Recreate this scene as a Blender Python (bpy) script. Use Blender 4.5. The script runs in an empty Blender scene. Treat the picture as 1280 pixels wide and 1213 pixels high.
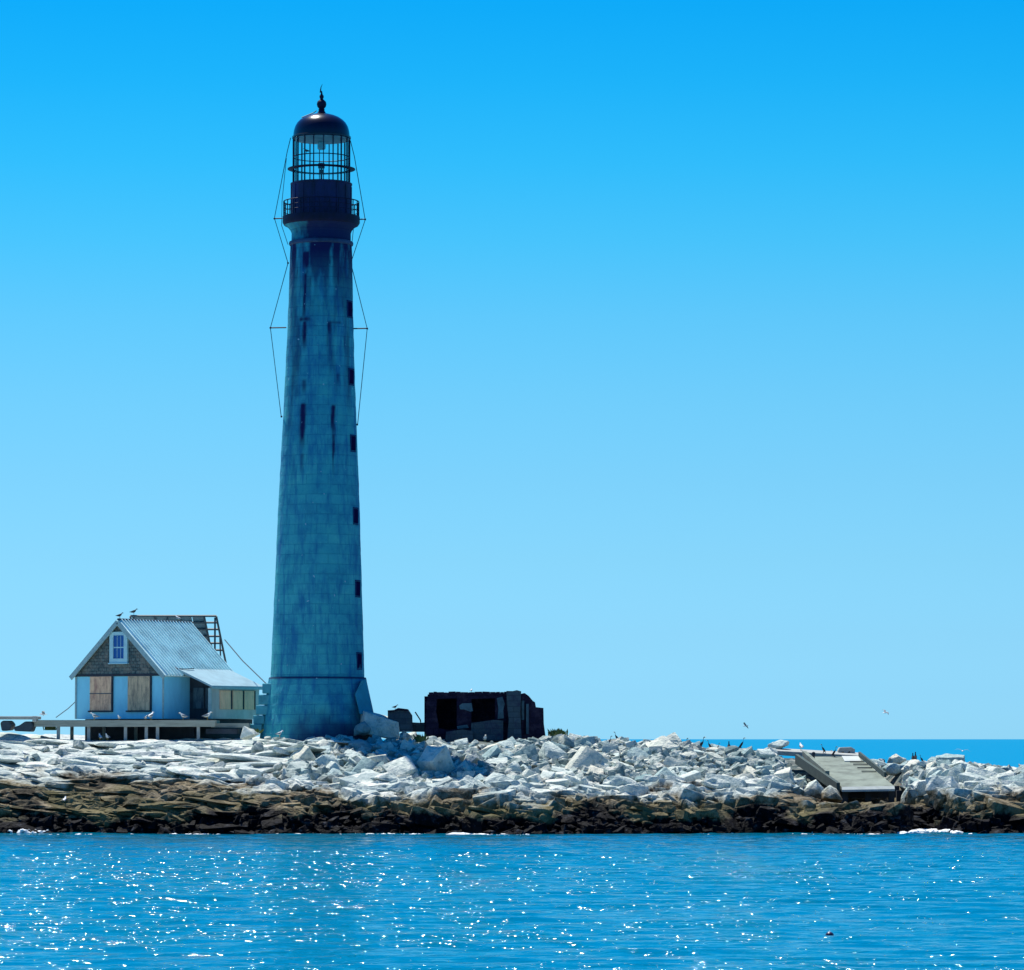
import bpy, bmesh, math, random
import numpy as np
from mathutils import Vector, Matrix, noise as mnoise

random.seed(11)
rng = np.random.default_rng(11)
R = math.radians
scene = bpy.context.scene
COL = scene.collection

# ------------------------------------------------------------------ camera
F, PX0, PY0, HOR, CAMZ = 4800.0, 640.0, 606.5, 924.0, 5.3
PITCH = math.atan((HOR - PY0) / F)
cam_d = bpy.data.cameras.new('camera')
cam_d.sensor_width = 36.0
cam_d.lens = F / 1280.0 * 36.0
cam_d.clip_start = 1.0
cam_d.clip_end = 200000.0
cam = bpy.data.objects.new('camera', cam_d)
COL.objects.link(cam)
cam.location = (0, 0, CAMZ)
cam.rotation_euler = (R(90) + PITCH, 0, 0)
scene.camera = cam
CP, SP = math.cos(PITCH), math.sin(PITCH)


def ray(px, py):
    xc, yc = (px - PX0) / F, (PY0 - py) / F
    return Vector((xc, CP - SP * yc, SP + CP * yc))


def P(px, py, D):
    """point of the world seen at a photo pixel, D metres in front of the lens"""
    d = ray(px, py)
    return Vector((0, 0, CAMZ)) + d * (D / d.y)


def to_px(p):
    y = p[1] * CP + (p[2] - CAMZ) * SP
    up = -p[1] * SP + (p[2] - CAMZ) * CP
    return PX0 + F * p[0] / y, PY0 - F * up / y


# ------------------------------------------------------------------ sky and sun
SUN_EL, SUN_AZ = R(64), R(-28)          # azimuth from +Y, clockwise
world = bpy.data.worlds.new('World')
scene.world = world
world.use_nodes = True
wn, wl = world.node_tree.nodes, world.node_tree.links
wn.clear()
sky = wn.new('ShaderNodeTexSky')
sky.sky_type = 'NISHITA'
sky.sun_disc = False
sky.sun_elevation = SUN_EL
sky.sun_rotation = SUN_AZ
sky.air_density = 1.0
sky.dust_density = 0.6
sky.ozone_density = 2.0
tc = wn.new('ShaderNodeTexCoord')
sx = wn.new('ShaderNodeSeparateXYZ')
wl.new(tc.outputs['Generated'], sx.inputs[0])
tint = wn.new('ShaderNodeValToRGB')      # clear-air tint by height above the horizon
tint.color_ramp.interpolation = 'LINEAR'
SKY_TINT = [(0.0, (.455, 1.16, 2.12)), (0.0112, (0.39, 0.992, 1.848)), (0.0258, (0.356, 0.873, 1.556)), (0.0465, (0.332, 0.812, 1.316)), (0.0673, (0.305, 0.785, 1.194)),
            (0.0881, (0.27, 0.787, 1.136)), (0.1088, (0.212, 0.787, 1.112)), (0.1294, (0.128, 0.785, 1.108)), (0.1499, (0.064, 0.765, 1.115)),
            (0.1703, (0.028, 0.722, 1.115)), (0.1903, (0.011, 0.68, 1.12)), (.30, (.003, .68, 1.28)), (.50, (.004, .52, 1.18)), (1.0, (.006, .30, .80))]
els = tint.color_ramp.elements
while len(els) < len(SKY_TINT):
    els.new(0.5)
for e, (p, c) in zip(els, SKY_TINT):
    e.position = p
    e.color = (c[0] / 2.2, c[1] / 2.2, c[2] / 2.2, 1)
wl.new(sx.outputs['Z'], tint.inputs[0])
mul = wn.new('ShaderNodeMix')
mul.data_type = 'RGBA'
mul.blend_type = 'MULTIPLY'
mul.inputs[0].default_value = 1.0
mul.clamp_result = False
wl.new(sky.outputs[0], mul.inputs[6])
wl.new(tint.outputs[0], mul.inputs[7])
vs_ = wn.new('ShaderNodeVectorMath')
vs_.operation = 'SCALE'
vs_.inputs['Scale'].default_value = 2.2
wl.new(mul.outputs[2], vs_.inputs[0])
bg = wn.new('ShaderNodeBackground')
bg.inputs[1].default_value = 0.12 / 2 ** 0.4
wo = wn.new('ShaderNodeOutputWorld')
wl.new(vs_.outputs[0], bg.inputs[0])
wl.new(bg.outputs[0], wo.inputs[0])

sun_d = bpy.data.lights.new('sun', 'SUN')
sun_d.energy = 5.0
sun_d.angle = R(0.5)
sun_d.color = (1.0, 0.975, 0.88)
sun = bpy.data.objects.new('sun', sun_d)
COL.objects.link(sun)
sdir = Vector((math.sin(SUN_AZ) * math.cos(SUN_EL), math.cos(SUN_AZ) * math.cos(SUN_EL), math.sin(SUN_EL)))
sun.rotation_euler = (-sdir).to_track_quat('-Z', 'Y').to_euler()
sun.location = (-20, 260, 90)

scene.view_settings.view_transform = 'Standard'
scene.view_settings.look = 'None'
scene.view_settings.exposure = 0.4
scene.view_settings.gamma = 1.0
scene.cycles.use_denoising = True
scene.cycles.use_adaptive_sampling = False


# ------------------------------------------------------------------ materials
class NT:
    def __init__(self, name):
        self.m = bpy.data.materials.new(name)
        self.m.use_nodes = True
        self.n, self.l = self.m.node_tree.nodes, self.m.node_tree.links
        self.n.clear()
        self.out = self.n.new('ShaderNodeOutputMaterial')
        self.b = self.n.new('ShaderNodeBsdfPrincipled')
        self.l.new(self.b.outputs[0], self.out.inputs[0])
        self.tc = self.n.new('ShaderNodeTexCoord')

    def noise(self, scale, detail=5, rough=0.6, coord='Object', stretch=None, dist=0.0):
        t = self.n.new('ShaderNodeTexNoise')
        t.inputs['Scale'].default_value = scale
        t.inputs['Detail'].default_value = detail
        t.inputs['Roughness'].default_value = rough
        t.inputs['Distortion'].default_value = dist
        src = self.tc.outputs[coord]
        if stretch:
            mp = self.n.new('ShaderNodeMapping')
            mp.inputs['Scale'].default_value = stretch
            self.l.new(src, mp.inputs[0])
            src = mp.outputs[0]
        self.l.new(src, t.inputs['Vector'])
        return t.outputs[0]

    def ramp(self, fac, stops, interp='LINEAR'):
        r = self.n.new('ShaderNodeValToRGB')
        r.color_ramp.interpolation = interp
        e = r.color_ramp.elements
        while len(e) < len(stops):
            e.new(0.5)
        for k, (p, c) in zip(e, stops):
            k.position = p
            k.color = (*c, 1) if len(c) == 3 else c
        self.l.new(fac, r.inputs[0])
        return r.outputs[0]

    def mix(self, fac, a, b, mode='MIX'):
        x = self.n.new('ShaderNodeMix')
        x.data_type = 'RGBA'
        x.blend_type = mode
        for s, v in ((0, fac), (6, a), (7, b)):
            if isinstance(v, (int, float)):
                x.inputs[s].default_value = v
            elif isinstance(v, tuple):
                x.inputs[s].default_value = (*v, 1)
            else:
                self.l.new(v, x.inputs[s])
        return x.outputs[2]

    def math(self, op, a, b=None, c=None, clamp=False):
        x = self.n.new('ShaderNodeMath')
        x.operation = op
        x.use_clamp = clamp
        for s, v in enumerate((a, b, c)):
            if v is None:
                continue
            if isinstance(v, (int, float)):
                x.inputs[s].default_value = v
            else:
                self.l.new(v, x.inputs[s])
        return x.outputs[0]

    def bump(self, h, strength, dist, prev=None):
        b = self.n.new('ShaderNodeBump')
        b.inputs['Strength'].default_value = strength
        b.inputs['Distance'].default_value = dist
        self.l.new(h, b.inputs['Height'])
        if prev is not None:
            self.l.new(prev, b.inputs['Normal'])
        return b.outputs[0]

    def set(self, color=None, rough=0.7, metal=0.0, normal=None, spec=None):
        if color is not None:
            if isinstance(color, tuple):
                self.b.inputs['Base Color'].default_value = (*color, 1)
            else:
                self.l.new(color, self.b.inputs['Base Color'])
        if isinstance(rough, (int, float)):
            self.b.inputs['Roughness'].default_value = rough
        else:
            self.l.new(rough, self.b.inputs['Roughness'])
        self.b.inputs['Metallic'].default_value = metal
        if spec is not None:
            self.b.inputs['Specular IOR Level'].default_value = spec
        if normal is not None:
            self.l.new(normal, self.b.inputs['Normal'])
        return self.m


def worn(name, base, rough=0.7, var=0.35, scale=2.0, stretch=None, bump=0.25, bscale=14, bdist=0.02, dark=None, metal=0.0, spec=None):
    t = NT(name)
    n = t.noise(scale, 6, 0.65, stretch=stretch)
    lo = tuple(c * (1 - var) for c in base) if dark is None else dark
    hi = tuple(min(0.95, c * (1 + var * 0.6)) for c in base)
    c = t.ramp(n, [(0.3, lo), (0.52, base), (0.72, hi)])
    nb = t.bump(t.noise(bscale, 5, 0.6, stretch=stretch), bump, bdist) if bump else None
    return t.set(c, rough, metal, nb, spec)


M = {}


def stone_tower():
    t = NT('granite_courses')
    br = t.n.new('ShaderNodeTexBrick')
    t.l.new(t.tc.outputs['UV'], br.inputs['Vector'])
    br.inputs['Scale'].default_value = 1.0
    br.inputs['Mortar Size'].default_value = 0.022
    br.inputs['Mortar Smooth'].default_value = 0.4
    br.inputs['Brick Width'].default_value = 1.35
    br.inputs['Row Height'].default_value = 0.62
    br.inputs['Color1'].default_value = (0.050, 0.395, 0.455, 1)
    br.inputs['Color2'].default_value = (0.034, 0.335, 0.41, 1)
    br.inputs['Mortar'].default_value = (0.026, 0.27, 0.36, 1)
    n = t.noise(0.55, 7, 0.68)
    mott = t.ramp(n, [(0.30, (0.45, 0.56, 0.74)), (0.50, (1, 1, 1)), (0.70, (1.6, 1.25, 1.05))])
    c = t.mix(1.0, br.outputs['Color'], mott, 'MULTIPLY')
    n2 = t.noise(2.2, 5, 0.7, stretch=(1.0, 1.0, 0.16))
    c = t.mix(t.ramp(n2, [(0.46, (0, 0, 0)), (0.66, (0.75, 0.75, 0.75))]), c, (0.008, 0.14, 0.33))
    at = t.n.new('ShaderNodeAttribute')
    at.attribute_name = 'stain_and_tone'
    c = t.mix(at.outputs['Fac'], c, (0.010, 0.012, 0.075))
    spk = t.noise(3.1, 2, 0.5)
    c = t.mix(t.ramp(spk, [(0.735, (0, 0, 0)), (0.76, (0.8, 0.8, 0.8))]), c, (0.30, 0.52, 0.60))
    h = t.mix(0.5, br.outputs['Fac'], t.noise(6, 5, 0.6))
    inv = t.math('MULTIPLY', br.outputs['Fac'], -1.0)
    nb = t.bump(inv, 0.55, 0.04, t.bump(t.noise(5, 6, 0.65), 0.5, 0.06))
    return t.set(c, 0.85, 0, nb, 0.2)


def rock(name, ledge, mode=''):
    """granite: black rockweed zone by the water, olive-brown tide zone, pale dry rock above"""
    t = NT(name)
    geo = t.n.new('ShaderNodeNewGeometry')
    s = t.n.new('ShaderNodeSeparateXYZ')
    t.l.new(geo.outputs['Position'], s.inputs[0])
    big = t.noise(0.35, 5, 0.6, coord='Object') if ledge else None
    wp = t.n.new('ShaderNodeTexNoise')
    wp.inputs['Scale'].default_value = 0.33
    wp.inputs['Detail'].default_value = 6
    t.l.new(geo.outputs['Position'], wp.inputs['Vector'])
    fine = t.n.new('ShaderNodeTexNoise')
    fine.inputs['Scale'].default_value = 2.6
    fine.inputs['Detail'].default_value = 7
    fine.inputs['Roughness'].default_value = 0.68
    t.l.new(geo.outputs['Position'], fine.inputs['Vector'])
    oi = t.n.new('ShaderNodeObjectInfo')
    # pale granite
    pale = t.ramp(fine.outputs[0], [(0.28, (0.24, 0.31, 0.31)), (0.42, (0.54, 0.59, 0.56)), (0.58, (0.72, 0.74, 0.69)), (0.78, (0.62, 0.57, 0.52))])
    tintr = t.ramp(oi.outputs['Random'], [(0.0, (0.34, 0.48, 0.52)), (0.16, (0.6, 0.74, 0.76)), (0.4, (0.82, 0.92, 0.92)), (0.65, (1.06, 1.06, 1.0)), (0.85, (1.12, 1.03, 0.90)), (1.0, (0.62, 0.72, 0.74))])
    if not ledge:
        pale = t.mix(1.0, pale, tintr, 'MULTIPLY')
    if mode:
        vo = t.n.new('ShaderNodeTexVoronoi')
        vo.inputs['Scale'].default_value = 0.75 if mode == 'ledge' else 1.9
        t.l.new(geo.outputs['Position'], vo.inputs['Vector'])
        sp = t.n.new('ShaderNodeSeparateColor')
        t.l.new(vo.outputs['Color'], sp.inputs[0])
        k = {'rubble': 1.0, 'ledge': 1.08}.get(mode, 0.45)  # ground and rubble darkened: shade of the gaps put into their colour
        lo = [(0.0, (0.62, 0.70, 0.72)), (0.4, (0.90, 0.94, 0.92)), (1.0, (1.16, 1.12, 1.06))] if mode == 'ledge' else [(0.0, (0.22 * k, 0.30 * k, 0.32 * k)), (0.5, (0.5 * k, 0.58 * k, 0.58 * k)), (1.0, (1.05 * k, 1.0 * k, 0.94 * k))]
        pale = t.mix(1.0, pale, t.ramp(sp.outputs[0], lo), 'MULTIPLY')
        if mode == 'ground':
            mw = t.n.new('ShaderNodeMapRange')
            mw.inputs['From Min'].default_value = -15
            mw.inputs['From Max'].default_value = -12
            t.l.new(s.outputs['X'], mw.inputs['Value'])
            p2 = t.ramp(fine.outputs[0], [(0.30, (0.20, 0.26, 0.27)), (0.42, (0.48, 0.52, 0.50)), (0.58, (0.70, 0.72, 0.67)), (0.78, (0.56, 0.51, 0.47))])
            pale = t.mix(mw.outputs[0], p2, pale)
    lich = t.ramp(wp.outputs[0], [(0.58, (0, 0, 0)), (0.70, (0.55, 0.55, 0.55))])
    pale = t.mix(lich, pale, (0.30, 0.30, 0.27))
    brown = t.ramp(fine.outputs[0], [(0.32, (0.035, 0.024, 0.016)), (0.46, (0.135, 0.11, 0.075)), (0.58, (0.265, 0.222, 0.16)), (0.76, (0.17, 0.14, 0.125))])
    if mode == 'ledge':
        brown = t.mix(1.0, brown, t.ramp(sp.outputs[1], [(0.0, (0.16, 0.17, 0.18)), (0.35, (0.7, 0.72, 0.7)), (1.0, (1.35, 1.30, 1.18))]), 'MULTIPLY')
    olive = t.ramp(wp.outputs[0], [(0.42, (0, 0, 0)), (0.62, (0.6, 0.6, 0.6))])
    brown = t.mix(olive, brown, (0.175, 0.155, 0.07))
    black = t.ramp(fine.outputs[0], [(0.42, (0.001, 0.001, 0.002)), (0.57, (0.004, 0.004, 0.008)), (0.66, (0.05, 0.056, 0.07))])
    # boundaries by height, wavering; the pale rock starts higher on the west side
    zz = t.math('ADD', s.outputs['Z'], t.math('MULTIPLY', t.math('SUBTRACT', wp.outputs[0], 0.5), 3.6))
    zz = t.math('ADD', zz, t.math('MULTIPLY', t.math('SUBTRACT', fine.outputs[0], 0.5), 0.9))
    mr = t.n.new('ShaderNodeMapRange')
    mr.inputs['From Min'].default_value = -20
    mr.inputs['From Max'].default_value = -9
    mr.inputs['To Min'].default_value = 3.2
    mr.inputs['To Max'].default_value = 2.25
    t.l.new(s.outputs['X'], mr.inputs['Value'])
    f1 = t.math('SUBTRACT', zz, mr.outputs[0])
    f1 = t.math('MULTIPLY_ADD', f1, 1.4, 0.5, clamp=True)
    f0 = t.math('MULTIPLY_ADD', t.math('SUBTRACT', zz, 1.2), 2.4, 0.5, clamp=True)
    c = t.mix(f0, black, t.mix(f1, brown, pale))
    r = t.ramp(f0, [(0, (0.6,) * 3), (1, (0.85,) * 3)])
    b2 = t.n.new('ShaderNodeTexNoise')
    b2.inputs['Scale'].default_value = 7.0
    b2.inputs['Detail'].default_value = 6
    t.l.new(geo.outputs['Position'], b2.inputs['Vector'])
    nb = t.bump(b2.outputs[0], 0.7, 0.09, t.bump(fine.outputs[0], 0.8, 0.25))
    return t.set(c, r, 0, nb, 0.07)


def water_mat():
    t = NT('sea_water')
    geo = t.n.new('ShaderNodeNewGeometry')

    def wn_(scale, st, det):
        mp = t.n.new('ShaderNodeMapping')
        mp.inputs['Scale'].default_value = st
        t.l.new(geo.outputs['Position'], mp.inputs[0])
        x = t.n.new('ShaderNodeTexNoise')
        x.inputs['Scale'].default_value = scale
        x.inputs['Detail'].default_value = det
        x.inputs['Roughness'].default_value = 0.55
        t.l.new(mp.outputs[0], x.inputs['Vector'])
        return x.outputs[0]
    sp = t.n.new('ShaderNodeSeparateXYZ')
    t.l.new(geo.outputs['Position'], sp.inputs[0])

    def yr(a, b, lo, hi):
        m_ = t.n.new('ShaderNodeMapRange')
        for k_, v_ in (('From Min', a), ('From Max', b), ('To Min', lo), ('To Max', hi)):
            m_.inputs[k_].default_value = v_
        t.l.new(sp.outputs['Y'], m_.inputs['Value'])
        return m_.outputs[0]
    lee = yr(165, 204, 1.0, 0.30)                     # sheltered water close under the island
    nb = t.bump(wn_(0.8, (0.2, 1.0, 1.0), 3), 0.5, 0.40)
    gust = t.ramp(wn_(0.09, (0.6, 1.0, 1.0), 2), [(0.36, (0.6,) * 3), (0.58, (1.0,) * 3)])
    peak = t.ramp(wn_(2.4, (0.6, 1.0, 1.0), 2), [(0.46, (0.12,) * 3), (0.63, (1.0,) * 3)])
    amp = t.math('MULTIPLY', t.math('MULTIPLY', gust, peak), lee)
    nb = t.bump(t.math('MULTIPLY', wn_(7.0, (0.6, 1.0, 1.0), 2), amp), 1.0, 0.118, nb)
    m = t.set((0.0, 0.09, 0.14), 0.075, 0, nb)
    df = t.n.new('ShaderNodeBsdfDiffuse')             # turbid body colour; offshore it stands in for reflected sky
    df.inputs[0].default_value = (0.0, 0.20, 0.38, 1)
    mx = t.n.new('ShaderNodeMixShader')
    t.l.new(t.math('MAXIMUM', yr(165, 200, 0.36, 0.12), yr(215, 700, 0.0, 0.9)), mx.inputs[0])
    t.l.new(t.b.outputs[0], mx.inputs[1])
    t.l.new(df.outputs[0], mx.inputs[2])
    t.l.new(mx.outputs[0], t.out.inputs[0])
    t.b.inputs['IOR'].default_value = 2.0
    return m


def shingles():
    t = NT('weathered_shingles')
    br = t.n.new('ShaderNodeTexBrick')
    mp = t.n.new('ShaderNodeMapping')
    mp.inputs['Rotation'].default_value = (R(90), 0, 0)
    t.l.new(t.tc.outputs['Object'], mp.inputs[0])
    t.l.new(mp.outputs[0], br.inputs['Vector'])
    br.inputs['Scale'].default_value = 1.0
    br.inputs['Brick Width'].default_value = 0.26
    br.inputs['Row Height'].default_value = 0.2
    br.inputs['Mortar Size'].default_value = 0.02
    br.inputs['Color1'].default_value = (0.07, 0.12, 0.12, 1)
    br.inputs['Color2'].default_value = (0.14, 0.20, 0.19, 1)
    br.inputs['Mortar'].default_value = (0.03, 0.04, 0.05, 1)
    n = t.noise(1.6, 6, 0.7)
    c = t.mix(t.ramp(n, [(0.42, (0, 0, 0)), (0.66, (0.85, 0.85, 0.85))]), br.outputs['Color'], (0.25, 0.23, 0.19))
    n3 = t.noise(3.3, 4, 0.7)
    c = t.mix(t.ramp(n3, [(0.5, (0, 0, 0)), (0.65, (0.8, 0.8, 0.8))]), c, (0.03, 0.06, 0.07))
    nb = t.bump(t.math('MULTIPLY', br.outputs['Fac'], -1.0), 0.5, 0.02)
    return t.set(c, 0.9, 0, nb, 0.2)


def plywood(name, base, dark):
    t = NT(name)
    n = t.noise(1.5, 6, 0.7, stretch=(3, 3, 0.6))
    g = t.noise(3.0, 6, 0.75)
    c = t.ramp(n, [(0.3, dark), (0.55, base), (0.75, tuple(min(1, x * 1.15) for x in base))])
    c = t.mix(t.ramp(g, [(0.52, (0, 0, 0)), (0.7, (0.75, 0.75, 0.75))]), c, dark)
    return t.set(c, 0.9, 0, None, 0.1)


def ruin_mat(name, a, b):
    t = NT(name)
    br = t.n.new('ShaderNodeTexBrick')
    mp = t.n.new('ShaderNodeMapping')
    mp.inputs['Rotation'].default_value = (R(90), 0, 0)
    t.l.new(t.tc.outputs['Object'], mp.inputs[0])
    t.l.new(mp.outputs[0], br.inputs['Vector'])
    br.inputs['Scale'].default_value = 1.0
    br.inputs['Brick Width'].default_value = 0.7
    br.inputs['Row Height'].default_value = 0.34
    br.inputs['Mortar Size'].default_value = 0.03
    br.inputs['Color1'].default_value = (*a, 1)
    br.inputs['Color2'].default_value = (*[x * 0.75 for x in a], 1)
    br.inputs['Mortar'].default_value = (*[x * 0.65 for x in a], 1)
    n = t.noise(1.1, 6, 0.7)
    c = t.mix(t.ramp(n, [(0.5, (0, 0, 0)), (0.68, (0.9, 0.9, 0.9))]), br.outputs['Color'], b)
    nb = t.bump(t.noise(4, 6, 0.7), 0.7, 0.1)
    return t.set(c, 0.95, 0, nb, 0.1)


M['tower'] = stone_tower()
M['ledge'] = rock('shore_granite', True, 'ledge')
M['boulder'] = rock('boulder_granite', False)
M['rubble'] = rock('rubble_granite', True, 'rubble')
M['ground_gap_shade'] = rock('island_granite_gap_shade', True, 'ground')
M['water'] = water_mat()
M['iron'] = worn('black_painted_iron', (0.004, 0.005, 0.035), 0.6, 0.5, 1.6, None, 0.15, 10, 0.01, spec=0.25)
M['dome'] = worn('glossy_black_iron', (0.004, 0.003, 0.022), 0.24, 0.5, 1.2, (1, 1, 0.4), 0.12, 3, 0.02, spec=0.5)
M['drum'] = worn('flaking_black_iron', (0.012, 0.010, 0.075), 0.7, 0.75, 1.1, (1, 1, 0.5), 0.3, 8, 0.02)
M['rod'] = worn('green_corroded_rod', (0.03, 0.13, 0.15), 0.6, 0.3, 2.0, None, 0)
M['soffit'] = worn('grey_soffit', (0.14, 0.26, 0.30), 0.7)
M['frame_stone'] = worn('dark_stone_frame', (0.015, 0.05, 0.14), 0.9, spec=0.1)
M['frame_dark'] = worn('dark_frame', (0.008, 0.008, 0.05), 0.95, spec=0.0)
M['lens'] = worn('lamp_lens', (0.20, 0.42, 0.45), 0.15, 0.1)
M['whitewall'] = worn('pale_blue_wall_panel', (0.25, 0.72, 0.90), 0.75, 0.15, 0.9, (1.2, 1.2, 0.5), 0.05, 12, 0.01)
M['greywall'] = worn('faded_grey_wall', (0.46, 0.50, 0.47), 0.85, 0.25, 1.2, (1, 1, 0.4), 0.1, 12, 0.01)
M['shingle'] = shingles()
M['ply_tan'] = plywood('tan_plywood', (0.90, 0.58, 0.36), (0.42, 0.20, 0.16))
M['ply_grey'] = plywood('mossy_plywood', (0.66, 0.50, 0.32), (0.18, 0.16, 0.14))
M['ply_warm'] = plywood('warm_tan_plywood', (0.95, 0.54, 0.34), (0.70, 0.42, 0.28))
M['ply_dark'] = plywood('dark_boards', (0.10, 0.15, 0.17), (0.03, 0.05, 0.07))
M['trim'] = worn('painted_trim', (0.30, 0.46, 0.47), 0.7, 0.2, 3)
M['trim_white'] = worn('white_window_trim', (0.42, 0.70, 0.74), 0.6, 0.12, 3)
M['metalroof'] = worn('ribbed_metal_roof', (0.56, 0.79, 0.81), 0.42, 0.28, 0.7, None, 0.06, 9, 0.01, metal=0.0)
M['flatroof'] = worn('pale_sheet_roof', (0.27, 0.42, 0.47), 0.55, 0.25, 0.9, None, 0.06, 9, 0.01)
M['wood'] = worn('grey_boardwalk_wood', (0.33, 0.34, 0.28), 0.88, 0.35, 2.0, (0.4, 6, 6), 0.3, 8, 0.02)
M['woodpost'] = worn('weathered_post', (0.34, 0.36, 0.34), 0.9, 0.3, 2.5)
M['darkwood_shade'] = worn('dark_timber_and_shade', (0.035, 0.045, 0.06), 0.9, 0.4, 2.0)
M['rack'] = worn('dark_rack_metal', (0.03, 0.055, 0.075), 0.6, 0.3, 3)
M['panelback'] = worn('panel_back_sheet', (0.10, 0.17, 0.21), 0.5, 0.2, 2)
M['concrete'] = worn('old_concrete', (0.36, 0.37, 0.34), 0.92, 0.3, 1.2, None, 0.35, 7, 0.03)
M['rampdeck'] = worn('green_grey_ramp', (0.185, 0.22, 0.18), 0.9, 0.5, 0.9, None, 0.3, 7, 0.03)
M['rampbeam'] = worn('dark_green_ramp_beam', (0.045, 0.075, 0.07), 0.9, 0.35, 1.5, None, 0.3, 7, 0.03)  # one dark green tone over the beams
M['rampedge'] = worn('pale_ramp_edge', (0.46, 0.50, 0.47), 0.85, 0.2, 2)
M['ruin'] = ruin_mat('shade_dark_masonry', (0.016, 0.013, 0.035), (0.045, 0.035, 0.06))  # near-black, with the ruin's shade put into the stone colour
M['ruin_pale'] = ruin_mat('lime_washed_masonry', (0.060, 0.095, 0.12), (0.03, 0.035, 0.07))
M['plaster'] = worn('old_plaster', (0.055, 0.115, 0.15), 0.9, 0.5, 2.0)
M['gull_white'] = worn('white_plumage', (0.80, 0.81, 0.80), 0.8, 0.05, 8, None, 0)
M['gull_grey'] = worn('grey_plumage', (0.22, 0.25, 0.28), 0.8, 0.1, 8, None, 0)
M['bird_dark'] = worn('black_plumage', (0.012, 0.012, 0.02), 0.6, 0.3, 8, None, 0)
M['bird_silhouette'] = worn('silhouette_plumage', (0.05, 0.07, 0.09), 0.8, 0.1, 8, None, 0)  # gull plumage with backlit silhouette shade put into the colour
M['bill'] = worn('yellow_bill', (0.55, 0.36, 0.06), 0.5, 0.1, 8, None, 0)
M['buoy'] = worn('dark_buoy_paint', (0.020, 0.008, 0.045), 0.35, 0.3, 6, None, 0)
M['buoy_cap'] = worn('white_buoy_cap', (0.75, 0.78, 0.8), 0.4, 0.1, 6, None, 0)
M['leaf'] = worn('weed_leaf', (0.085, 0.12, 0.03), 0.8, 0.4, 3, None, 0)
M['foam'] = worn('white_foam', (0.86, 0.88, 0.88), 0.9, 0.05, 4, None, 0)
M['bluepane'] = NT('blue_window_glass').set((0.004, 0.09, 0.36), 0.15)


def glass_mat():
    t = NT('clear_pane')
    tr = t.n.new('ShaderNodeBsdfTransparent')
    tr.inputs[0].default_value = (0.93, 0.97, 0.98, 1)
    gl = t.n.new('ShaderNodeBsdfGlossy')
    gl.inputs['Roughness'].default_value = 0.04
    mx = t.n.new('ShaderNodeMixShader')
    mx.inputs[0].default_value = 0.07
    t.l.new(tr.outputs[0], mx.inputs[1])
    t.l.new(gl.outputs[0], mx.inputs[2])
    t.l.new(mx.outputs[0], t.out.inputs[0])
    t.n.remove(t.b)
    return t.m


M['glass'] = glass_mat()

# ------------------------------------------------------------------ object helpers
ORG = {}


def tag(o, label=None, cat=None, group=None, kind=None):
    for k, v in (('label', label), ('category', cat), ('group', group), ('kind', kind)):
        if v:
            o[k] = v
    return o


def empty(name, loc, label, cat, group=None):
    o = bpy.data.objects.new(name, None)
    o.empty_display_size = 0.2
    o.location = loc
    COL.objects.link(o)
    ORG[o.name] = Vector(loc)
    return tag(o, label, cat, group)


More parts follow.
